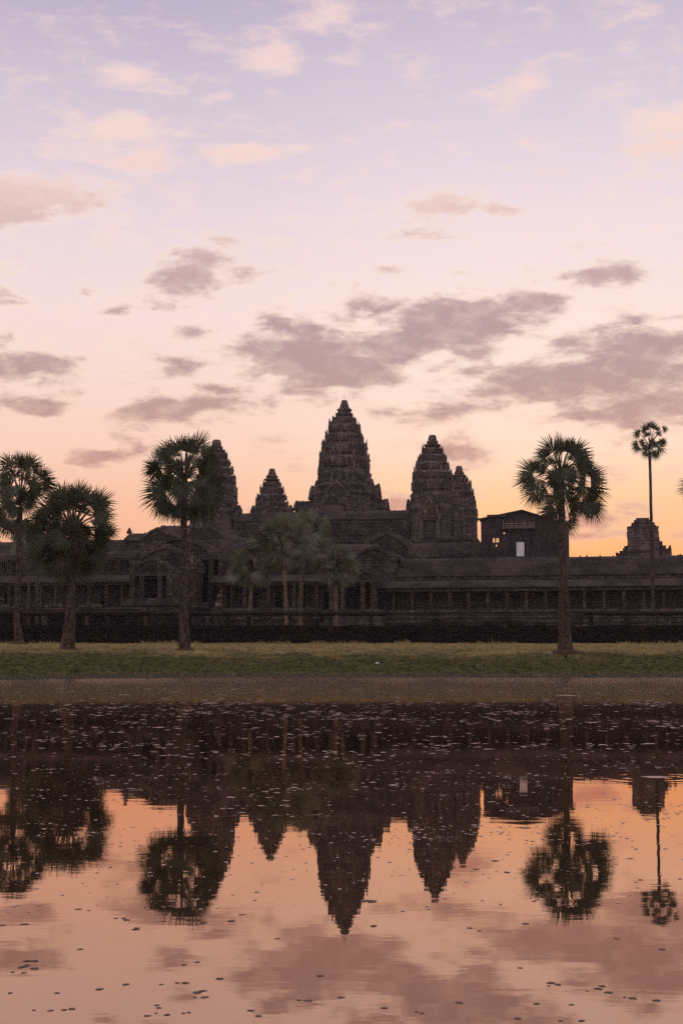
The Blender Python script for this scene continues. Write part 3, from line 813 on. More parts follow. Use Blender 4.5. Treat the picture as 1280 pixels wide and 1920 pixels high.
# main entrance: nested porches, each one higher behind the last
pavilion('low projecting entrance porch with an arched gable left of the tall palm', uM, -9.5, 3.1, Z(275, 1122, -9.5), Z(275, 1080, -9.5), Z(275, 1072, -9.5), Z(275, 1044, -9.5), -4.0, 4, 'stone')
pavilion('taller gabled entrance porch with pale edges behind the left porch', uM, -3.6, 4.6, Z(308, 1130, -3.6), Z(308, 1068, -3.6), Z(308, 1058, -3.6), Z(308, 1020, -3.6), 2.0, 4, 'pale')
pavilion('highest gable of the main entrance against the stepped roofs', uM, 2.4, 5.8, Z(318, 1130, 2), Z(318, 1050, 2), Z(318, 1040, 2), Z(318, 1004, 2), 12.0, 4, 'pale')
# side pavilion between the palm clump and the colonnade
pavilion('side entrance porch with tall pillars at the left end of the long colonnade', uS, -3.0, 3.4, Z(668, 1143, -3), Z(668, 1092, -3), Z(668, 1086, -3), Z(668, 1058, -3), 2.0, 4, 'stone')
pavilion('upper gabled hall above the side entrance with pale broken gable edges', U(733, 22), 18, 4.4, 5.5, Z(737, 1046, 18), Z(737, 1040, 18), Z(737, 992, 18), 32, 4, 'pale')
mbz = Z(690, 1010, 14)
t = tthing('side_hall', 'dark stepped hall roofs behind the side entrance', 'hall', U(680, 12), 12, 5); o = org(t)
gable_wing(t, o, 'u', 13, U(610, 13), U(706, 13), 3.6, 5, Z(660, 1050, 13), Z(660, 1022, 13), (0, 1), 'stone')
gable_wing(t, o, 'v', uS + 2.2, 1.8, 44, 3.4, 5, Z(668, 1052, 6), Z(668, 1030, 6), (0,), 'stone')
gable_wing(t, o, 'v', uM + 1.0, 12, 46, 3.6, 5, Z(318, 1030, 30), Z(318, 1008, 30), (), 'stone')

# ------------------------------------------------------------------ entry terrace, far left
t = tthing('entry_terrace', 'dark stepped stone terrace in front of the left porch', 'terrace', uM - 12, -20, 4.9); o = org(t)
for (k, (e, za, zb_)) in enumerate(((2.2, 4.6, 5.7), (1.2, 5.7, 6.8), (.4, 6.8, 7.6))):
    mb = MB(); ua, ub = uM - 38, uM + 6
    n = 16
    for i in range(n):
        for (ee, fa, fb) in ((.15, 0, .25), (0, .25, .7), (.2, .7, 1.0)):
            mb.box(ua + (ub - ua) * i / n, ua + (ub - ua) * (i + 1) / n - .02, -30 - e - ee + random.uniform(-.06, .06), -12, za + (zb_ - za) * fa, za + (zb_ - za) * fb - .004 - random.choice((0, 0, .05)))
    mb.build('step', M['laterite'] if k < 2 else M['stone'], t, o)
mb = MB()
for i in range(46):                                             # fallen stones along the edge
    x = random.uniform(uM - 34, uM + 6); y = random.uniform(-30, -27); s = random.uniform(.2, .55)
    mb.box(x - s, x + s, y - s * .7, y + s * .7, 7.602, 7.6 + s * random.uniform(.5, 1.2), .08)
setp(mb.build('rubble', M['pale'], t, o), kind='stuff')

def balustrade(label, pts_u, v, z0, zrail, post_n, frame='t', mat='rail', thick=.26):
    """low rail carried on short posts, in the temple frame or along the wall"""
    ua, ub = pts_u
    if frame == 't': t = tthing('stone_balustrade', label, 'balustrade', (ua + ub) / 2, v, z0); o = org(t)
    else: t = thing('stone_balustrade', label, 'balustrade', ((ua + ub) / 2, v, z0)); o = ((ua + ub) / 2, v, z0)
    for i in range(post_n):
        x = ua + (ub - ua) * (i + .35) / post_n + random.uniform(-.2, .2)
        mb = MB(); h = zrail - thick - z0
        w = random.uniform(.16, .26)
        mb.box(x - w * 1.3, x + w * 1.3, v - .3, v + .3, z0, z0 + h * .2, .02); mb.box(x - w, x + w, v - .22, v + .22, z0 + h * .2, z0 + h * .8, .03); mb.box(x - w * 1.3, x + w * 1.3, v - .28, v + .28, z0 + h * .8, z0 + h - .004, .02)
        mb.build('post', M['stone' if random.random() < .4 else mat], t, o)
    mb = MB(); n = 10; rings = []
    seg = max(4, int((ub - ua) / 1.2))
    for i in range(seg + 1):
        x = ua + (ub - ua) * i / seg; dz = random.uniform(-.035, .035)
        rings.append([(x, v + cos(2 * pi * k / n) * .34, zrail - thick * .98 + (sin(2 * pi * k / n) * .5 + .5) * thick * 2 + dz) for k in range(n)])
    mb.loft([list(reversed(r)) for r in rings]); mb.build('rail', M[mat], t, o)
    return t
balustrade('low stone rail on the edge of the entry terrace at far left', (uM - 34, uM - 12), -30.2, 7.6, 8.7, 9, 't', 'stone', .18)

# ------------------------------------------------------------------ ruined corner tower on the right
VR = 58.0
uT = U(1205, VR)
mp = (U(1215, VR) - uT) / 10
t = tthing('ruined_tower', 'broken stump of a stone tower behind the gallery roof at right', 'tower', uT, VR, 6); o = org(t)
def rz_(y): return Z(1205, y, VR)
def rough_block(mb, x0, x1, y0, y1, depth, jit=.12, rows=None):
    """stacked uneven courses between two pixel columns"""
    z0, z1 = rz_(y1), rz_(y0)
    n = rows or max(2, int((z1 - z0) / .55))
    for i in range(n):
        e0, e1 = random.uniform(-jit, jit), random.uniform(-jit, jit)
        mb.box(uT + (x0 - 1205) * mp + e0, uT + (x1 - 1205) * mp + e1, VR - depth + random.uniform(-jit, jit), VR + depth, z0 + (z1 - z0) * i / n, z0 + (z1 - z0) * (i + 1) / n - .003)
mb = MB(); rough_block(mb, 1160, 1258, 1046, 1120, 5.0); mb.build('base', M['stone'], t, o)
mb = MB(); rough_block(mb, 1177, 1236, 993, 1046, 3.2)
rough_block(mb, 1177, 1183, 989, 993, 2.6); rough_block(mb, 1231, 1236, 989, 993, 2.6)
for (x0, x1, y0, y1) in ((1183, 1231, 987, 993), (1186, 1228, 982, 987), (1190, 1224, 977, 982), (1194, 1218, 973.5, 977)):
    rough_block(mb, x0, x1, y0, y1, 2.6, .1, 2)
mb.build('tower_stump', M['tower'], t, o)
mb = MB()
for (x0, x1, y0, y1) in ((1168, 1178, 1029, 1052), (1162, 1178, 1034, 1052), (1156, 1178, 1039, 1052), (1155, 1160, 1037, 1041),
                         (1235, 1242, 1017, 1052), (1235, 1248, 1025, 1052), (1235, 1253, 1031, 1052), (1252, 1259, 1030, 1052), (1255, 1258, 1025, 1030), (1171, 1178, 1025, 1030)):
    rough_block(mb, x0, x1, y0, y1, 2.4, .06)
mb.build('broken_wing', M['stone'], t, o)
mb = MB(); x0, x1 = uT - 8 * mp, uT + 12 * mp
mb.box(x0 - 1.2, x1, VR - 3.6, VR - 3.0, rz_(1037), rz_(1034), .03)
mb.build('lintel', M['pale'], t, o)
t = tthing('stone_stub', 'low stone stub on the gallery ridge at the right edge', 'stone block', U(1285, 20), 20, 12); o = org(t)
mb = MB(); zz = Z(1285, 1041, 20)
for i in range(5): mb.box(U(1268, 20) + random.uniform(-.1, .1), U(1310, 20), 19, 22, 10 + (zz - 10) * i / 5, 10 + (zz - 10) * (i + 1) / 5 - .004)
mb.build('masonry', M['stone'], t, o)

# ------------------------------------------------------------------ boarded shed with scaffold in front of the far towers
VS = 40.0
us0, us1 = U(902.5, VS), U(1064, VS)
t = tthing('boarded_shed', 'big dark boarded shed with a low gabled roof between the towers and the right palm', 'shed', (us0 + us1) / 2, VS, 6); o = org(t)
def sz(px, py): return Z(px, py, VS)
mb = MB()
zbot = 8.0
holes = [(924.5, 935.5, 1008.5, 1016.0), (928.5, 932, 1020.5, 1024.0), (944, 947, 998, 1000.5)]
xs = sorted({902, 1064, *[h[0] for h in holes], *[h[1] for h in holes], 975, 1020})
def roof_y(x): return 976 + (959.5 - 976) * (x - 902) / (980 - 902) if x < 980 else 959.5 + (986 - 959.5) * (x - 980) / (1064 - 980)
for a, b in zip(xs[:-1], xs[1:]):
    ys = [None]
    cuts = sorted([(h[2], h[3]) for h in holes if h[0] <= a and h[1] >= b])
    top = max(roof_y(a), roof_y(b)) - .5
    u_a, u_b = U(a, VS), U(b, VS)
    cur = top
    for (ca, cb) in cuts + [(None, None)]:
        zl = sz(980, ca) if ca else zbot
        k = len(mb.v)
        zt0 = sz(a, roof_y(a)) if cur == top else sz(980, cur); zt1 = sz(b, roof_y(b)) if cur == top else sz(980, cur)
        vv = [(u_a, VS, zl), (u_b, VS, zl), (u_b, VS, zt1), (u_a, VS, zt0), (u_a, VS + .12, zl), (u_b, VS + .12, zl), (u_b, VS + .12, zt1), (u_a, VS + .12, zt0)]
        mb.add(vv, [(0, 1, 2, 3), (7, 6, 5, 4), (0, 4, 5, 1), (1, 5, 6, 2), (2, 6, 7, 3), (3, 7, 4, 0)])
        cur = cb
wl = mb.build('front_wall', M['tarp'], t, o)
mb = MB()
for x in np.linspace(us0 + .5, us1 - .5, 15): mb.box(x - .06, x + .06, VS - .06, VS - .003, zbot, sz(980, 1000), .0)
mb.build('batten', M['tarp'], t, o)
mb = MB(); mb.box(us0, us0 + .15, VS + .13, VS + 7, zbot, sz(902, 976)); mb.box(us1 - .15, us1, VS + .13, VS + 7, zbot, sz(1064, 986)); mb.build('side_wall', M['tarp'], t, o)
mb = MB(); up = U(980, VS)
zl, zp, zrr = sz(902, 975) + .1, sz(980, 958) + .1, sz(1064, 985) + .1
mb.loft([[(us0 - .4, y, zl - .12), (us0 - .4, y, zl + .1), (up, y, zp + .1), (us1 + .5, y, zrr + .05), (us1 + .5, y, zrr - .15), (up, y, zp - .1)] for y in (VS - .5, VS + 7.4)][::-1])
mb.box(U(914, VS), U(950, VS), VS - .45, VS + 3, sz(930, 969.6), sz(930, 968.6) + .3, .02)
mb.build('roof', M['tin'], t, o)
mb = MB(); a, b = holes[0][0], holes[0][1]
for f in (.34, .67): x = U(a + (b - a) * f, VS); mb.box(x - .05, x + .05, VS + .02, VS + .1, sz(930, 1016), sz(930, 1008.5))
mb.box(U(a, VS), U(b, VS), VS + .025, VS + .095, sz(930, 1012.4), sz(930, 1011.8))
mb.build('window_bar', M['rod'], t, o)
mb = MB()
for y in (982, 986, 989): mb.box(U(945, VS), U(1003, VS), VS - .75, VS - .69, sz(970, y) - .05, sz(970, y) + .05)
for x in np.linspace(945, 1003, 8): mb.box(U(x, VS) - .04, U(x, VS) + .04, VS - .84, VS - .76, sz(970, 990.5), sz(970, 979.5 - (2 if int(x) % 3 == 0 else 0)))
for x in (945, 961, 984): mb.box(U(x, VS) - .05, U(x, VS) + .05, VS - .94, VS - .85, sz(970, 992), sz(970, 976.5))
mb.box(U(944, VS), U(1004, VS), VS - .9, VS - .07, sz(970, 991.4), sz(970, 990.6))
mb.build('scaffold_rail', M['scaffold'], t, o)
t2 = tthing('white_banner', 'tall white cloth banner hung on the dark boarded shed', 'banner', U(975.5, VS), VS - .2, sz(975, 1043)); o_ = org(t2)
mb = MB(); ua, ub = U(968.5, VS - .2), U(983, VS - .2); za, zb_ = Z(975, 1043, VS - .2), Z(975, 1016.5, VS - .2)
n = 10
rings = [[(ua + (ub - ua) * k / n, VS - .2 + .04 * sin(k * 1.7 + q), za + (zb_ - za) * q / 6) for k in range(n + 1)] + [(ua + (ub - ua) * k / n, VS - .16 + .04 * sin(k * 1.7 + q), za + (zb_ - za) * q / 6) for k in range(n, -1, -1)] for q in range(7)]
mb.loft(rings); mb.build('cloth', M['cloth'], t2, o_)
mb = MB(); mb.box(ua - .08, ub + .08, VS - .22, VS - .12, zb_ + .004, zb_ + .1); mb.build('top_bar', M['rod'], t2, o_)

# weathered guardian figure in front of the gallery
t = tthing('stone_statue', 'small weathered seated stone lion in front of the left gallery', 'statue', U(412, -4), -4, 5.2); o = org(t)
u0 = U(412, -4); za, zb_ = Z(412, 1141, -4), Z(412, 1114, -4); h = zb_ - za
mb = MB(); mb.box(u0 - .55, u0 + .55, -4.6, -3.4, 4.7, za, .03); mb.build('pedestal', M['stone'], t, o)
mb = MB(); n = 12
prof = ((0, .24, .30), (.12, .27, .36), (.3, .25, .32), (.45, .22, .24), (.56, .17, .17), (.62, .16, .15), (.70, .21, .22), (.82, .22, .24), (.92, .17, .18), (1.0, .06, .06))
mb.loft([[(u0 + cos(2 * pi * k / n) * a * h, -4 - .05 * q * h + sin(2 * pi * k / n) * b * h, za + .004 + h * q) for k in range(n)] for q, a, b in prof])
for s in (-1, 1):
    mb.tube([(u0 + s * .15 * h, -4 - .25 * h, za + .5 * h), (u0 + s * .16 * h, -4 - .3 * h, za + .2 * h), (u0 + s * .16 * h, -4 - .36 * h, za + .02 * h)], [.08 * h, .07 * h, .08 * h], 7)
mb.tube([(u0, -4 - .2 * h, za + .8 * h), (u0, -4 - .36 * h, za + .76 * h)], [.13 * h, .09 * h], 8)
mb.build('figure', M['pale'], t, o, True)

# ------------------------------------------------------------------ ground: pond bed, grassy bank, raised terrace
def edge_y(x):
    return 110.5 - 15.0 * min(1.0, max(0.0, (-x - 6.0) / 22.0)) ** 1.6 + .5 * sin(x * .21 + 1) + 1.1 * mnoise.noise(Vector((x * .33, 3.3, 0))) + .5 * mnoise.noise(Vector((x * 1.3, 7.1, 0)))
WALL_Y = 152.0
def ground_z(x, y):
    e = edge_y(x)
    if y < e - 6: return -1.4
    if y < e: return -1.4 + 1.4 * ((y - e + 6) / 6) ** 1.5
    if y <= WALL_Y + .4:
        s = (y - e) / (WALL_Y - e)
        z = 0.22 * min(1, s / .015) + (2.0 - .22) * min(1, s / .36) ** .95 + max(0, (s - .36) / .64) * 1.0
        v_ = Vector((x * .22, y * .22, 0))
        z += (mnoise.noise(v_) * .2 + mnoise.noise(v_ * 3.1) * .12 + mnoise.noise(v_ * 7) * .06) * min(1, s * 8) * (1 if s < .9 else .5)
        return z
    if y < WALL_Y + .9: return 3.0 + 1.8 * (y - WALL_Y - .4) / .5
    return 4.8 + (mnoise.noise(Vector((x * .1, y * .1, 5))) * .1 if y < 260 else 0)
xs = np.concatenate([[-2400, -1200, -600, -300, -180, -110, -80], np.arange(-60, 60.01, .5), [80, 110, 180, 300, 600, 1200, 2400]])
ys = np.concatenate([[-400, -150, -60, 0, 40, 70, 84], np.arange(90, WALL_Y + .3, .4), [WALL_Y + .4, WALL_Y + .9, 156, 162, 170, 180, 195, 220, 260, 340, 500, 900, 1600, 2400]])
vv = [(x, y, ground_z(x, y)) for y in ys for x in xs]
nx = len(xs)
ff = [(j * nx + i, j * nx + i + 1, (j + 1) * nx + i + 1, (j + 1) * nx + i) for j in range(len(ys) - 1) for i in range(nx - 1)]
mb = MB(); mb.v = vv; mb.f = ff
def ground_mat():
    m, t, b, pos, out = new_mat('grassy_ground')
    x, y, z = t.sep(pos)
    n1 = t.noise(pos, 0.22, 7, 0.6); n2 = t.noise(t.vm('MULTIPLY', pos, (1, 1, 2)), 2.2, 8, 0.65); n3 = t.noise(pos, 9.0, 4, 0.6)
    green = t.mix(t.smooth(n2, .38, .64), (0.022, 0.025, 0.010), (0.125, 0.122, 0.038))
    dry = t.mix(t.smooth(n2, .35, .62), (0.13, 0.108, 0.042), (0.33, 0.26, 0.11))
    hgt = t.m('ADD', z, t.m('MULTIPLY', t.m('SUBTRACT', n1, .5), 3.0))
    c = t.mix(t.smooth(hgt, 1.35, 2.4), green, dry)
    c = t.mix(t.smooth(n1, .62, .70, 0, .7), c, (0.10, 0.066, 0.04))
    c = t.mix(t.smooth(z, .5, .05), c, (0.03, 0.022, 0.014))
    c = t.mix(t.smooth(n3, .6, .8, 0, .5), c, (0.02, 0.02, 0.008))
    t.put(b.inputs['Base Color'], c)
    b.inputs['Roughness'].default_value = 1.0; b.inputs['Specular IOR Level'].default_value = .1
    bp = t.node('ShaderNodeBump'); bp.inputs['Strength'].default_value = 1.0; bp.inputs['Distance'].default_value = .25
    t.put(bp.inputs['Height'], t.m('ADD', n2, t.m('MULTIPLY', n3, .4))); t.put(b.inputs['Normal'], bp.outputs[0])
    return m
setp(mb.build('ground', ground_mat(), None, (0, 0, 0), True), kind='structure')

# short grass on the bank
def blade_mat():
    m, t, b, pos, out = new_mat('grass_blades')
    x, y, z = t.sep(pos)
    n1 = t.noise(pos, 0.22, 7, 0.6); n2 = t.noise(pos, 1.6, 6, 0.6)
    green = t.mix(t.smooth(n2, .36, .66), (0.032, 0.034, 0.012), (0.165, 0.155, 0.048))
    dry = t.mix(t.smooth(n2, .35, .62), (0.14, 0.115, 0.045), (0.34, 0.265, 0.11))
    hgt = t.m('ADD', z, t.m('MULTIPLY', t.m('SUBTRACT', n1, .5), 3.0))
    t.put(b.inputs['Base Color'], t.mix(t.smooth(hgt, 1.4, 2.5), green, dry))
    b.inputs['Roughness'].default_value = .8; b.inputs['Specular IOR Level'].default_value = .15
    return m
mb = MB()
NB = 46000
for i in range(NB):
    x = random.uniform(-46, 44); e = edge_y(x)
    y = e + .2 + (WALL_Y - .3 - e) * random.random() ** 1.35
    c_ = mnoise.noise(Vector((x * .55, y * .55, 2)))
    if c_ < -.25 and random.random() < .6: continue
    z = ground_z(x, y) - .02
    h = random.uniform(.05, .13) * (1.7 if c_ > .28 else 1.0) * (1.5 if y < e + 1.2 else 1)
    a = random.uniform(0, pi); w = random.uniform(.03, .07); lx, ly = random.uniform(-.09, .09), random.uniform(-.09, .09)
    cx, sx_ = cos(a) * w, sin(a) * w
    mb.add([(x - cx, y - sx_, z), (x + cx, y + sx_, z), (x + lx, y + ly, z + h)], [(0, 1, 2)])
for i in range(2600):                                           # longer grass left uncut along the foot of the wall
    x = random.uniform(-46, 44); y = WALL_Y - .25 - abs(random.gauss(0, .5)); z = ground_z(x, y) - .02
    if mnoise.noise(Vector((x * .25, 1.7, 0))) < -.1: continue
    a = random.uniform(0, pi); w = random.uniform(.03, .08); h = random.uniform(.1, .42)
    mb.add([(x - cos(a) * w, y - sin(a) * w, z), (x + cos(a) * w, y + sin(a) * w, z), (x + random.uniform(-.15, .15), y, z + h)], [(0, 1, 2)])
for i in range(1500):                                           # ranker tufts low on the bank
    x = random.uniform(-44, 42); e = edge_y(x); y = e + .15 + 13 * random.random() ** 1.6
    if mnoise.noise(Vector((x * .3, y * .3, 7))) < -.05: continue
    z = ground_z(x, y) - .03; n_ = random.randint(7, 16); sp = random.uniform(.12, .4)
    for j in range(n_):
        bx_, by_ = x + random.gauss(0, sp), y + random.gauss(0, sp * .6); a = random.uniform(0, pi); w = random.uniform(.02, .05); h = random.uniform(.12, .34)
        mb.add([(bx_ - cos(a) * w, by_ - sin(a) * w, z), (bx_ + cos(a) * w, by_ + sin(a) * w, z), (bx_ + random.uniform(-.15, .15), by_ + random.uniform(-.12, .12), z + h)], [(0, 1, 2)])
setp(mb.build('grass', blade_mat()), kind='stuff')

# ------------------------------------------------------------------ water
def water_mat():
    m, t, b, pos, out = new_mat('still_pond_water')
    x, y, z = t.sep(pos)
    far = t.smooth(y, 48.0, 105.0)                               # a breeze ruffles the water under the far bank
    n_s = t.noise(t.vm('MULTIPLY', pos, (0.55, 0.20, 1)), 1.0, 3, 0.5)
    n_m = t.noise(t.vm('MULTIPLY', pos, (1.6, 3.2, 1)), 1.0, 3, 0.5)
    n_f = t.noise(t.vm('MULTIPLY', pos, (5.0, 14.0, 1)), 1.0, 4, 0.6)
    h = t.m('ADD', t.m('MULTIPLY', n_s, 0.0026), t.m('MULTIPLY', n_m, 0.0006))
    h = t.m('ADD', h, t.m('MULTIPLY', n_f, t.m('ADD', t.m('MULTIPLY', far, 0.009), t.m('MULTIPLY', t.smooth(y, 80.0, 111.0), 0.007))))
    for (px, py, amp, rad) in ((290, 1438, .0012, 1.6), (1235, 1458, .0014, 1.2), (465, 1365, .0016, 3.0), (285, 1408, .001, 2.4), (1062, 1306, .004, 6.0)):
        d = ray(px, py); k = CAM_H / -d.z; cx, cy = d.x * k, d.y * k
        r = t.vm('LENGTH', t.vm('MULTIPLY', t.vm('SUBTRACT', pos, (cx, cy, 0)), (1, 1, 0)), None, 1)
        wv = t.m('MULTIPLY', t.m('SINE', t.m('MULTIPLY', r, 24.0 / rad)), t.m('MULTIPLY', t.smooth(r, rad, rad * .3), amp * .2))
        h = t.m('ADD', h, wv)
    bp = t.node('ShaderNodeBump'); bp.inputs['Strength'].default_value = 1.0; bp.inputs['Distance'].default_value = 1.0
    t.put(bp.inputs['Height'], h)
    fr = t.node('ShaderNodeFresnel'); fr.inputs[0].default_value = 1.333; t.l.new(bp.outputs[0], fr.inputs[1])
    gl = t.node('ShaderNodeBsdfGlossy'); gl.inputs['Color'].default_value = (1.0, 0.70, 0.555, 1)
    t.put(gl.inputs['Roughness'], t.m('MULTIPLY_ADD', far, 0.03, 0.014)); t.l.new(bp.outputs[0], gl.inputs['Normal'])
    df = t.node('ShaderNodeBsdfDiffuse'); df.inputs['Color'].default_value = (0.035, 0.026, 0.018, 1)
    mx = t.node('ShaderNodeMixShader')
    t.put(mx.inputs[0], t.m('MULTIPLY_ADD', fr.outputs[0], 0.75, 0.28, True)); t.l.new(df.outputs[0], mx.inputs[1]); t.l.new(gl.outputs[0], mx.inputs[2])
    t.l.new(mx.outputs[0], out.inputs[0])
    return m
mb = MB()
mb.add([(-1800, -380, 0), (1800, -380, 0), (1800, 116, 0), (-1800, 116, 0)], [(0, 1, 2, 3)])
setp(mb.build('water', water_mat()), kind='structure')

def on_water(px, py):
    d = ray(px, py); k = CAM_H / -d.z; return d.x * k, d.y * k
def pad_mat(name, c1, c2, rough):
    m, t, b, pos, out = new_mat(name)
    n = t.noise(pos, 3.0, 3, .6)
    oi = t.node('ShaderNodeObjectInfo')
    c = t.mix(t.smooth(n, .3, .7), c1, c2)
    t.put(b.inputs['Base Color'], c)
    b.inputs['Roughness'].default_value = rough; b.inputs['Specular IOR Level'].default_value = .5 if rough < .6 else .1
    return m
M['pad'] = pad_mat('floating_leaf', (0.40, 0.30, 0.27), (0.66, 0.50, 0.45), .9)  # pale diffuse colour carries the sky's reflection off the floating leaves
M['pad_dark'] = pad_mat('dark_floating_leaf', (0.09, 0.068, 0.058), (0.16, 0.12, 0.10), .95)
def pad_mesh(name, mat, seed):
    rr = random.Random(seed); n = 14; vs_ = [(0, 0, .0)]
    el_ = rr.uniform(.6, 1.0)
    for k in range(n + 1):
        a = R(14) + (2 * pi - R(28)) * k / n
        r = 1 + rr.uniform(-.12, .1)
        vs_.append((cos(a) * r, sin(a) * r * el_, rr.uniform(0, .01)))
    me = bpy.data.meshes.new(name); me.from_pydata(vs_, [], [(0, k, k + 1) for k in range(1, n + 1)]); me.materials.append(mat)
    return me
pads_b = [pad_mesh('lily_pad', M['pad'], s) for s in range(6)]
pads_d = [pad_mesh('floating_leaf', M['pad_dark'], s + 20) for s in range(6)]
rr = random.Random(11)
def add_pad(px, py, half_px, bright):
    x, y = on_water(px, py)
    dist = math.hypot(x, y)
    s = half_px / F_PX * dist
    o = bpy.data.objects.new('lily_pad' if bright else 'floating_leaf', rr.choice(pads_b if bright else pads_d))
    scene.collection.objects.link(o)
    o.location = (x, y, .0015); o.scale = (s, s * rr.uniform(.7, 1.1), s * .1); o.rotation_euler = (0, 0, rr.uniform(0, 6.28))
    if bright: setp(o, 'small pale lily pad floating on the dark reflection in the pond', 'lily pad', 'pale lily pads on the pond')
    else: setp(o, 'small dark leaf floating on the bright water in the foreground', 'floating leaf', 'dark leaves on the near water')
clusters = [(340, 1338, 90, 12, 14), (560, 1345, 120, 12, 18), (820, 1350, 140, 14, 24), (1080, 1345, 120, 12, 16), (130, 1378, 120, 12, 14), (600, 1418, 80, 12, 20),
            (830, 1400, 100, 10, 20), (510, 1505, 40, 14, 12), (440, 1517, 30, 5, 6), (540, 1480, 60, 10, 8), (690, 1430, 70, 10, 10), (1200, 1350, 80, 10, 10), (740, 1468, 60, 10, 8)]
npad = 0
for (cx, cy, sx_, sy_, n) in clusters:
    for i in range(n):
        px, py = cx + rr.gauss(0, sx_ * .6), cy + rr.gauss(0, sy_ * .6)
        if -20 < px < 1300: add_pad(px, max(1310, py), rr.uniform(2.5, 8) * (1.5 if rr.random() < .12 else 1), True); npad += 1
while npad < 255:
    px, py = rr.uniform(0, 1280), 1320 + 330 * rr.random() ** 1.6
    add_pad(px, py, rr.uniform(2.0, 6.5), True); npad += 1
for (px, py, h) in ((1060, 1304, 24), (232, 1303, 14), (1230, 1457, 27), (690, 1690, 16), (1075, 1628, 10), (340, 1721, 9), (110, 1620, 8)): add_pad(px, py, h, py < 1500)
dk = [(167, 1707), (217, 1722), (232, 1722), (47, 1733), (5, 1735), (257, 1740), (434, 1727), (454, 1715), (382, 1730), (52, 1802), (66, 1802), (40, 1814), (65, 1816), (24, 1823), (46, 1824), (345, 1809), (370, 1804),
      (20, 1862), (107, 1862), (191, 1854), (236, 1846), (303, 1846), (348, 1843), (412, 1835), (64, 1894), (95, 1895), (135, 1892), (370, 1861), (385, 1858), (383, 1870), (293, 1900), (314, 1903), (344, 1900),
      (298, 1890), (470, 1895), (485, 1905), (560, 1875), (580, 1876), (975, 1815), (1032, 1843), (1045, 1846), (1005, 1882), (1070, 1884), (1120, 1854), (1140, 1861), (1170, 1870), (1185, 1872), (1100, 1858),
      (1230, 1876), (1050, 1914), (1090, 1914), (970, 1910), (930, 1614), (892, 1630), (950, 1636), (730, 1617), (800, 1700), (985, 1732), (700, 1736), (1130, 1648), (1180, 1610), (1200, 1650), (1155, 1760), (1240, 1780),
      (640, 1870), (720, 1890), (600, 1830), (790, 1900), (860, 1880), (520, 1760), (150, 1780), (300, 1690), (1000, 1690), (880, 1740)]
for (px, py) in dk:
    add_pad(px, py, rr.uniform(4, 9), False)
    if rr.random() < .3: add_pad(px + rr.uniform(-22, 22), py + rr.uniform(-6, 6), rr.uniform(4, 8), False)
mb = MB()
rows_ = [(rr.uniform(0, 1280), 1318 + 270 * rr.random() ** 1.9, rr.uniform(30, 130), rr.uniform(1.5, 7)) for _ in range(120)]
for i in range(5400):                                          # specks of duckweed, drifting in rows
    if rr.random() < .62:
        c_ = rr.choice(rows_); px, py = c_[0] + rr.gauss(0, c_[2] * .6), c_[1] + rr.gauss(0, c_[3] * .7)
    else:
        px, py = rr.uniform(-20, 1300), 1290 + 420 * rr.random() ** 1.6
    if py < 1290: continue
    x, y = on_water(px, py); s = (.8 + (6.5 if py < 1420 else 4.2) * rr.random() ** 2.6) / F_PX * math.hypot(x, y); e = rr.uniform(.5, 1.5)
    mb.add([(x + cos(k * pi / 3 + .4) * s * rr.uniform(.7, 1.2), y + sin(k * pi / 3 + .4) * s * e, .003) for k in range(6)], [(0, 1, 2, 3, 4, 5)])
setp(mb.build('duckweed', M['pad']), kind='stuff')

# ------------------------------------------------------------------ laterite wall along the top of the bank, rails and blocks on it
ZWT = P(640, 1172, WALL_Y).z
t = thing('terrace_wall', 'long low black laterite wall along the top of the grassy bank', 'wall', (0, WALL_Y, 3.0))
o = (0, WALL_Y, 3.0)
mb = MB()
x0, x1 = -75, 75
prof = ((.10, 0, .12), (.0, .12, .20), (.12, .20, .27), (.02, .27, .34), (.10, .34, .40), (-.02, .40, .72), (.10, .72, .82), (.16, .82, 1.0))
for (e, a, b) in prof:
    x = x0
    while x < x1:
        w = random.uniform(.9, 2.1)
        mb.box(x, x + w - .02, WALL_Y - e + random.uniform(-.04, .04), WALL_Y + 1.2, 2.3 + (ZWT - 2.3) * a, 2.3 + (ZWT - 2.3) * b - .004 - (random.choice((0, 0, .03, .09)) if b == 1.0 else 0))
        x += w
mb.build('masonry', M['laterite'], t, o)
mb = MB()
for px in (710, 745, 760, 850, 870, 940, 955, 1010, 330, 475, 630, 240, 1100, 1150):   # pale weathered course stones
    for q in (1183, 1187, 1191):
        if random.random() < .75:
            p = P(px + random.uniform(-10, 10), q, WALL_Y - .2); w = random.uniform(.25, .8)
            mb.box(p.x - w, p.x + w, WALL_Y - .155, WALL_Y - .02, p.z - .045, p.z + .045, .01)
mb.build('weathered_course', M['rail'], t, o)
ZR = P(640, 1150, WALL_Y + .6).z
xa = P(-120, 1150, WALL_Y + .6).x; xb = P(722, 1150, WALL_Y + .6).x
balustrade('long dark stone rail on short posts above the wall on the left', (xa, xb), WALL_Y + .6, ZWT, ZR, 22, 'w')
xa, xb = P(1092, 1150, WALL_Y + .6).x, P(1420, 1150, WALL_Y + .6).x
balustrade('dark stone rail on short posts above the wall on the right', (xa, xb), WALL_Y + .6, ZWT, ZR, 9, 'w')
t = thing('stone_post', 'standing broken stone post at the left end of the right rail', 'post', tuple(P(1087, 1172, WALL_Y + .5)))
p = P(1087, 1172, WALL_Y + .5); mb = MB(); mb.box(p.x - .2, p.x + .2, p.y - .2, p.y + .2, ZWT, ZWT + .9, .04); mb.box(p.x - .3, p.x + .8, p.y - .2, p.y + .2, ZWT + .904, ZWT + 1.1, .04); mb.build('block', M['rail'], t, (p.x, p.y, p.z))
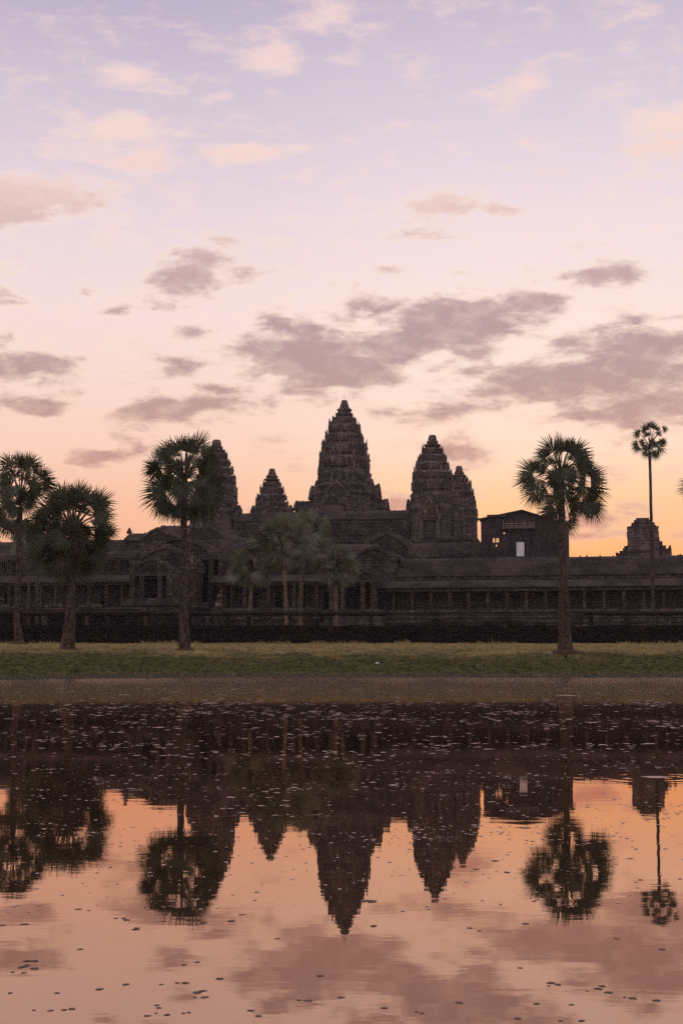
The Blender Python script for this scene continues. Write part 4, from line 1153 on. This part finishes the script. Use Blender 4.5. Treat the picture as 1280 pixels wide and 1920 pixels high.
labels = ['low dark stone block on the wall, first one right of the left rail', 'wide dark stone block on the wall, tallest of the loose row', 'flat dark stone slab on the wall near the middle of the loose row',
          'dark stone block on the wall below the banner', 'broad dark stone slab on the wall left of the right palm', 'dark stone lump on the wall just right of the right palm trunk']
for (px, w, top), lb in zip(((795, 9, 1166), (818, 11, 1161), (855, 13, 1165), (915, 11, 1164), (962, 16, 1164), (1012, 7, 1168)), labels):
    p = P(px, 1172, WALL_Y + .4); zt_ = P(px, top, WALL_Y + .4).z; wm = w / F_PX * WALL_Y
    t = thing('stone_block', lb, 'stone block', (p.x, p.y, ZWT), 0, 'loose stone blocks on the wall')
    mb = MB(); mb.box(-wm, wm, -.35, .35, -.05, (zt_ - ZWT) * .75, .05); mb.box(-wm * .8, wm * .7, -.3, .3, (zt_ - ZWT) * .75 + .002, zt_ - ZWT, .05)
    mb.build('block', M['rail'], t)

# litter and a pale ball on the grass
p = P(707, 1251, 116.5); z = ground_z(p.x, 116.5)
mb = MB(); mb.loft([[(cos(k * pi / 4) * .16 * a, sin(k * pi / 4) * .09 * a, q) for k in range(8)] for q, a in ((.0, .8), (.06, 1.1), (.11, .7), (.13, .2))])
oo = mb.build('litter', M['litter']); oo.location = (p.x, 116.5, z); setp(oo, 'scrap of white litter lying on the grass near the water', 'litter')
p = P(1060, 1237, 121.0)
mb = MB(); mb.loft([[(cos(k * pi / 5) * .13 * cos(q), sin(k * pi / 5) * .13 * cos(q), .12 + .13 * sin(q)) for k in range(10)] for q in (-1.45, -.9, -.4, 0, .4, .9, 1.45)])
oo = mb.build('coconut', M['pillar'], None, (0, 0, 0), True); oo.location = (p.x, 121.0, ground_z(p.x, 121.0)); setp(oo, 'pale round palm fruit on the grass at the foot of the right palm', 'fruit')

# ------------------------------------------------------------------ sugar palms
def fan(mb, st_mb, heart, hub, d, L, twist, rnd, droop=.16, spread=R(125), nseg=26, dry=0.0):
    """one fan leaf: stalk from the heart to the hub, blade of narrow split segments around direction d"""
    heart, hub = Vector(heart), Vector(hub); d = d.normalized()
    up = Vector((0, 0, 1))
    w = d.cross(up)
    if w.length < .1: w = d.cross(Vector((1, 0, 0)))
    w.normalize(); w = Matrix.Rotation(twist, 3, d) @ w
    n = w.cross(d).normalized()
    mid = heart.lerp(hub, .55) + Vector((0, 0, .10 * (hub - heart).length))
    st_mb.tube([heart, mid, hub], [.075, .05, .035], 5)
    k0 = len(mb.v)
    for i in range(nseg):
        f = (i + .5) / nseg * 2 - 1
        th = f * spread + rnd.uniform(-.03, .03)
        l = L * (1.0 - .30 * abs(f) ** 2) * rnd.uniform(.86, 1.06)
        if rnd.random() < .05: l *= .6
        ax = d * cos(th) + w * sin(th)
        pw = (w * cos(th) - d * sin(th))
        cup = n * (.20 * L * (abs(f) ** 1.5))
        sag = rnd.uniform(.7, 1.4) * droop * L
        def pt(r, s):
            return hub + ax * (l * r) + pw * s + cup * r * r * .8 + Vector((0, 0, -sag * r * r))
        hwid = spread / nseg * l * .47
        a = [hub, pt(.45, -hwid * 1.02), pt(.45, hwid * 1.02), pt(.75, -hwid * .62), pt(.75, hwid * .62), pt(1.0, 0)]
        mb.add(a, [(0, 1, 2), (1, 3, 4, 2), (3, 5, 4)])
        tn = dry * rnd.uniform(.6, 1.0) + (.25 if rnd.random() < .07 else 0)
        mb.tone += [tn, tn, min(1, tn + .12)]

def palm(label, D, base, path, rad_px, heart, leaves, leaf='leaf', bark='trunk', group='sugar palms', mound=True, seed=1, nseg=26, big=1.0, pull=.94, fill=0):
    """base, path and leaves are given as sightlines at distance D; leaves: (x, y, angle, length, depth, twist, dryness)"""
    rnd = random.Random(seed)
    bx = P(base[0], base[1], D); gz = ground_z(bx.x, D)
    k = D / F_PX
    t = thing('sugar_palm', label, 'palm tree', (bx.x, D, gz), 0, group)
    o = (bx.x, D, gz)
    mb = MB(); pts, rs = [], []
    pp = [(base[0], base[1])] + list(path)
    for i, (x, y) in enumerate(pp):
        q = P(x, y, D); pts.append((q.x, D, q.z if i else gz - .25)); rs.append(rad_px[i] * k)
    # finer trunk
    fp, fr_ = [], []
    for i in range(len(pts) - 1):
        for j in range(7):
            f = j / 7
            fp.append(Vector(pts[i]).lerp(Vector(pts[i + 1]), f) + Vector((rnd.uniform(-.015, .015), 0, 0)))
            fr_.append((rs[i] + (rs[i + 1] - rs[i]) * f) * (1 + rnd.uniform(-.05, .05)))
    fp.append(Vector(pts[-1])); fr_.append(rs[-1])
    mb.tube(fp, fr_, 14); mb.build('trunk', M[bark], t, o, True)
    if mound:
        mb = MB(); n = 14
        r0 = rs[0]
        mb.loft([[(bx.x + cos(2 * pi * q / n) * r0 * a * rnd.uniform(.9, 1.15), D + sin(2 * pi * q / n) * r0 * a * rnd.uniform(.9, 1.1), gz - .3 + hh * rnd.uniform(.9, 1.05)) for q in range(n)] for hh, a in ((0.0, 2.1), (.3, 1.75), (.5, 1.2), (.6, .8))])
        mb.build('root_mound', M['soil'], t, o, True)
    lm, sm = MB(), MB()
    h = P(heart[0], heart[1], D)
    mean_l = sum(l_[3] for l_ in leaves) / len(leaves)
    for i in range(fill):                                       # young and inner leaves round the heart
        a_ = rnd.uniform(-60, 240); q = rnd.uniform(.2, .8) * mean_l
        leaves = leaves + [(heart[0] + cos(R(a_)) * q * .8, heart[1] - sin(R(a_)) * q, a_ + rnd.uniform(-20, 20), mean_l * rnd.uniform(.5, .8), rnd.uniform(-1.8, 1.8))]
    for lf in leaves:
        x, y, ang, L = lf[:4]
        dep = lf[4] if len(lf) > 4 else rnd.uniform(-1, 1) * 1.2
        tw = lf[5] if len(lf) > 5 else rnd.choice((-1, 1)) * rnd.uniform(R(48), R(100))
        dry = lf[6] if len(lf) > 6 else 0.0
        x, y = heart[0] + (x - heart[0]) * pull, heart[1] + (y - heart[1]) * pull
        L = L * rnd.uniform(.78, 1.16) + (1 - pull) / pull * math.hypot(x - heart[0], y - heart[1]) * .9
        hub = P(x, y, D) + Vector((0, dep, 0))
        a = R(ang)
        d = Vector((cos(a), dep * .28, sin(a)))
        hs_ = h + Vector((rnd.uniform(-.12, .12), rnd.uniform(-.12, .12), -max(0, (y - heart[1]) * k * .25) + rnd.uniform(-.2, .3)))
        fan(lm, sm, hs_, hub, d, L * k * big, tw, rnd, rnd.uniform(.06, .22), R(rnd.uniform(78, 120)), nseg, dry)
    lm.build('crown', M[leaf], t, o)
    sm.build('leaf_stalk', M['stalk'], t, o)
    return t

def zl(x0, y0, s, rows):                                         # rows noted on an enlargement
    return [(x0 + r[0] / s, y0 + r[1] / s, r[2], r[3] / s) + tuple(r[4:]) for r in rows]
def ringleaves(cx, cy, hx, hy, r, n, L, seed, squash=1.0, lo=.45, hi=.72, skirt=0, gap=None):
    """leaves all round a head: (cx, cy) centre, heart at (hx, hy), r outer radius"""
    rnd = random.Random(seed); out = []
    for i in range(n):
        zz = 1 - 2 * (i + .5) / n
        ph = i * 2.399963 + rnd.uniform(-.25, .25)
        rr_ = math.sqrt(1 - zz * zz)
        dx_, dy_, dz_ = rr_ * cos(ph), rr_ * sin(ph), zz
        q = rnd.uniform(lo, hi) * r
        x, y = cx + dx_ * q, cy - dz_ * q * squash
        if gap and any(math.hypot(x - g[0], y - g[1]) < g[2] for g in gap): continue
        ang = math.degrees(math.atan2(dz_, dx_)) + rnd.uniform(-18, 18)
        out.append((x, y, ang, L * rnd.uniform(.85, 1.15), dy_ * q / 21.0 * 1.0, rnd.choice((-1, 1)) * rnd.uniform(R(20), R(95)), .55 if dz_ < -.6 and rnd.random() < .5 else 0))
    for i in range(skirt):
        a = rnd.uniform(200, 340)
        out.append((hx + cos(R(a)) * r * .3, hy + r * rnd.uniform(.25, .5), a, L * .95, rnd.uniform(-1.2, 1.2), rnd.uniform(-1.5, 1.5), .6 if rnd.random() < .6 else .1))
    return out

# palm C: in front of the half hidden tower
LC = zl(240, 790, 6.095, [
    (530, 360, 125, 230), (600, 330, 105, 235), (660, 320, 88, 235), (720, 325, 75, 230), (790, 340, 58, 225), (640, 350, 95, 210, 1.2), (700, 350, 70, 210, -1.0),
    (430, 400, 158, 190), (470, 380, 140, 200), (860, 360, 38, 215), (900, 420, 12, 200), (880, 440, -8, 190), (830, 400, 30, 200, 1.5), (500, 440, 190, 130),
    (370, 540, 178, 215, 0.2, R(80)), (365, 545, 200, 190, -.2, R(60)), (330, 530, 150, 170, .1, R(85)),
    (450, 790, 172, 260), (430, 820, 195, 290), (440, 840, 215, 280), (520, 690, 165, 190), (480, 720, 185, 170), (460, 960, 232, 210), (520, 950, 250, 230), (420, 930, 222, 180),
    (680, 770, 268, 220, -2.6, R(15)), (620, 800, 255, 220, -2.4, R(20)), (740, 800, 288, 220, -2.3, R(-18)), (590, 700, 240, 170, -1.8), (770, 700, 300, 180, -1.8),
    (900, 640, 5, 240), (930, 690, -15, 220), (890, 760, -20, 250), (920, 830, -32, 240), (850, 860, -45, 260), (800, 900, -58, 250), (860, 920, -50, 210), (760, 960, -72, 200),
    (650, 960, 262, 190), (560, 980, 245, 180), (700, 980, 280, 180, 0, R(80), .5), (740, 1000, 290, 160, .4, R(70), .5), (600, 1010, 255, 170, .5, R(60), .6), (640, 900, 270, 200, 1.5), (590, 500, 110, 140, 1), (730, 490, 62, 150, -1), (520, 570, 165, 130, -.8), (800, 560, 15, 150, .8), (660, 450, 90, 150, 1.4), (560, 420, 120, 150, -1.2), (800, 470, 40, 150), (575, 740, 215, 210, 1.6), (600, 820, 232, 220, 1.2), (540, 700, 195, 170, -1.4), (760, 760, 318, 210, 1.4), (720, 840, 300, 220, 1.0), (640, 860, 262, 210, -1.6), (560, 560, 150, 190, 1.5), (470, 470, 152, 150, -1.0), (790, 520, 28, 200, 1.6)])
palm('tall sugar palm with a loose crown standing in front of the half-hidden tower', 126.0, (347, 1223), [(345, 1170), (345, 1080), (345, 980), (346, 900)], [12.5, 9.5, 8, 6.2, 6.5], (346, 898), LC, seed=3, fill=6, big=1.12, pull=1.0)

# palm D: right
LD = zl(840, 720, 2.909, [
    (545, 375, 140, 100), (570, 365, 120, 105), (600, 355, 102, 105), (630, 352, 84, 105), (660, 358, 66, 105), (690, 370, 42, 95), (610, 370, 95, 95, 1.2), (520, 395, 160, 80), (640, 375, 75, 90, -1),
    (730, 400, 48, 95), (740, 415, 22, 85), (720, 420, 0, 80), (750, 440, -20, 70),
    (470, 460, 130, 95), (450, 490, 155, 110), (450, 520, 178, 105), (455, 560, 198, 100), (470, 590, 222, 95), (490, 520, 250, 80), (480, 480, 90, 80), (500, 600, 260, 80), (430, 520, 140, 70),
    (620, 470, 270, 95, -2, R(12)), (590, 480, 230, 85, -1.8), (650, 480, 310, 85, -1.8), (615, 560, 265, 90, -1.6, R(30)), (640, 590, 300, 80), (590, 590, 245, 80), (600, 520, 180, 70), (640, 520, 0, 75), (620, 450, 80, 60, -1.5),
    (760, 490, 55, 95), (775, 510, 25, 105), (785, 540, 0, 100), (780, 575, -25, 105), (770, 610, -48, 105), (740, 560, -90, 85), (750, 530, 180, 55), (780, 650, -80, 110, 0, R(80)), (790, 660, -62, 100, .2, R(85)), (765, 660, -98, 90),
    (555, 670, 205, 80), (560, 700, 225, 85), (580, 690, 250, 80), (670, 680, -40, 70), (660, 700, -20, 65), (650, 660, 10, 60),
    (560, 745, 235, 80, 0, R(70), .5), (585, 760, 258, 90, 0, R(80), .6), (640, 755, 285, 90, 0, R(75), .5), (665, 745, 310, 75, .2, R(60), .5), (610, 770, 270, 80, -.4, R(40), .7), (620, 640, 270, 90, 1), (565, 425, 120, 72, 1.4), (665, 425, 60, 72, -1.4), (535, 465, 150, 72, .8), (700, 470, 25, 72, -.8), (540, 560, 205, 75, 1.2), (700, 565, -25, 75, -1.2), (560, 620, 230, 80, -1), (610, 420, 95, 75, 1.6), (690, 620, -45, 70, 1)])
palm('sugar palm with a full crown of separate fans standing on the right lawn', 124.0, (1059, 1229), [(1058, 1180), (1055, 1090), (1053, 1000), (1051, 900)], [15, 11.5, 8.5, 6.0, 6.0], (1051, 893), LD, seed=5, fill=13, big=1.06, pull=.96)

# palm B: dense low crown at left
LB = ringleaves(138, 1000, 136, 1000, 96, 92, 34, 21, 1.02, .45, .72, 16, gap=((150, 975, 15), (168, 972, 12)))
LB += zl(0, 830, 5.12, [(700, 520, 85, 190), (760, 480, 75, 180), (850, 520, 55, 180), (950, 560, 35, 170), (620, 520, 110, 180), (540, 560, 130, 180), (960, 700, 8, 170), (980, 820, -12, 170), (560, 640, 160, 180), (440, 700, 175, 180),
                        (380, 1000, 200, 180), (420, 1150, 225, 180), (900, 1150, -50, 170), (800, 1220, -75, 180, 0, 1.2, .4), (600, 1230, 255, 170, 0, 1.2, .5), (950, 1050, -30, 170)])
palm('squat sugar palm with a dense dark crown at left', 125.0, (126, 1227), [(130, 1185), (134, 1130), (135, 1070), (136, 1005)], [15.5, 11.5, 8, 7.5, 8], (136, 1003), LB, seed=9, fill=18)

# palm A: far left
LA = zl(0, 830, 5.12, [(120, 200, 135, 150), (170, 180, 105, 150), (220, 180, 85, 150), (280, 190, 65, 150), (320, 220, 35, 130), (80, 220, 160, 130), (200, 230, 95, 130, 1), (260, 240, 60, 130, -1),
    (380, 340, 25, 170), (430, 330, 40, 150), (420, 380, -10, 150), (60, 330, 190, 140), (40, 380, 215, 120), (190, 420, 265, 170, -2, R(20)), (120, 420, 200, 150), (280, 430, 335, 160), (330, 450, 310, 150), (100, 480, 220, 150),
    (60, 560, 200, 150), (120, 600, 235, 150), (30, 660, 225, 140), (240, 600, 290, 150), (300, 560, 320, 150), (100, 760, 250, 170, 0, R(70), .4), (150, 780, 265, 170, 0, R(80), .5), (60, 740, 225, 160, .3, R(60), .4), (210, 760, 280, 160, 0, R(60), .4), (-20, 450, 180, 150), (-40, 600, 200, 150), (170, 640, 260, 160, -1.5, R(20)), (150, 330, 110, 140, -1), (230, 340, 75, 140, 1), (120, 400, 150, 130), (280, 400, 40, 130), (200, 300, 90, 140, 1.2), (340, 400, 10, 140, -1)])
palm('slender curved sugar palm cut by the left edge at the foot of the wall', 146.0, (38, 1207), [(32, 1165), (34, 1100), (37, 1020), (38, 950)], [9.5, 6.2, 5.6, 5.2, 5.5], (38, 945), LA, seed=13, fill=13, big=1.12)

# tall thin palm on the right, behind the rail
LE = zl(840, 720, 2.909, [(1080, 250, 125, 45), (1100, 235, 95, 48), (1130, 240, 70, 48), (1150, 245, 45, 46), (1160, 255, 15, 42), (1050, 265, 170, 42), (1040, 320, 185, 48), (1045, 335, 215, 48), (1070, 310, 150, 45), (1100, 310, 270, 50, -1), (1120, 330, 300, 50, -.8),
    (1150, 310, 0, 44), (1140, 350, -35, 50), (1110, 370, -75, 50), (1080, 370, 245, 50), (1130, 375, -60, 48, .2, 1.2, .4), (1085, 340, 220, 48), (1090, 280, 110, 40), (1130, 285, 50, 40), (1155, 320, -15, 40)])
palm('tall thin sugar palm with a small crown above the ruined tower', 176.0, (1224, 1150), [(1223, 1100), (1221, 1020), (1219, 930), (1217, 845)], [3.6, 3.2, 3.0, 2.6, 2.6], (1217, 838), LE, fill=5, pull=1.0, big=1.0, mound=False, seed=17, nseg=18)

# middle distance palms in front of the gallery
mid = [('pale-trunked palm with a wide olive crown in the centre clump, nearest the gallery steps', (538, 1150), [(535, 1115), (533, 1080), (532, 1035)], (531, 1030), (530, 1012), 60, 64, 31),
       ('taller olive palm standing behind the centre clump', (562, 1150), [(564, 1115), (567, 1070), (574, 1005)], (575, 1000), (576, 996), 50, 50, 33),
       ('low olive palm at the left of the centre clump', (469, 1150), [(470, 1120), (472, 1095), (473, 1065)], (473, 1060), (472, 1060), 48, 52, 35),
       ('low rounded olive palm at the right of the centre clump', (630, 1150), [(630, 1120), (630, 1095), (631, 1065)], (631, 1060), (631, 1058), 46, 54, 37)]
for i, (lb, b_, pth, hrt, ctr, r, n, sd_) in enumerate(mid):
    lv = ringleaves(ctr[0], ctr[1], hrt[0], hrt[1], r, n, r * .42, sd_, .95, .42, .74, 6)
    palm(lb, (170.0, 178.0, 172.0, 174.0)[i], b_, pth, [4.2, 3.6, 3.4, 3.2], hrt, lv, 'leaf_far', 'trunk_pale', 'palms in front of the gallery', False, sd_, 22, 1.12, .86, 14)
for i, (lb, b_, pth, hrt) in enumerate((('thin palm behind the left palms, nearer the left edge', (54, 1150), [(54, 1110), (54, 1060), (55, 1020)], (55, 1015)), ('thin palm behind the squat left palm', (70, 1150), [(70, 1110), (71, 1070), (72, 1035)], (72, 1030)))):
    lv = ringleaves(hrt[0], hrt[1], hrt[0], hrt[1], 40, 40, 17, 51 + i, .95, .42, .74, 4)
    palm(lb, 168.0 + 5 * i, b_, pth, [3.4, 3.0, 2.8, 2.8], hrt, lv, 'leaf_far', 'trunk', 'palms in front of the gallery', False, 51 + i, 18)
# crown reaching in from beyond the right edge
LF = [(x + 312, y + 12, a, L) for (x, y, a, L, *_) in LD]
palm('sugar palm at the right edge with only its frond tips in view', 132.0, (1370, 1226), [(1369, 1180), (1367, 1090), (1365, 1010), (1363, 912)], [14, 11, 8, 6, 6], (1363, 905), LF, seed=23, big=1.0, pull=1.0)

# ------------------------------------------------------------------ thin mist lying on the far water, and the morning haze
mb = MB(); mb.box(-160, 160, 45, 112.5, 0.03, 0.5)
m = bpy.data.materials.new('water_mist'); m.use_nodes = True
nt = NT(m.node_tree); nt.n.clear()
out = nt.node('ShaderNodeOutputMaterial'); pv = nt.node('ShaderNodeVolumePrincipled')
pv.inputs['Color'].default_value = (0.90, 0.92, 0.80, 1)
pv.inputs['Density'].default_value = 0.0032
nt.l.new(pv.outputs[0], out.inputs['Volume'])
setp(mb.build('mist', m), kind='stuff')
mb = MB(); mb.box(-2600, 2600, -420, 2600, -3.0, 72.0)
m = bpy.data.materials.new('morning_haze'); m.use_nodes = True
nt = NT(m.node_tree); nt.n.clear()
out = nt.node('ShaderNodeOutputMaterial'); pv = nt.node('ShaderNodeVolumePrincipled')
pv.inputs['Color'].default_value = (0.9, 0.84, 0.88, 1)
pv.inputs['Density'].default_value = 0.00011
pv.inputs['Anisotropy'].default_value = 0.2
nt.l.new(pv.outputs[0], out.inputs['Volume'])
setp(mb.build('haze', m), kind='stuff')

for ob in scene.objects:
    if '_o' in ob: del ob['_o']
scene.cycles.volume_bounces = 0
scene.cycles.max_bounces = 6
scene.cycles.use_denoising = False
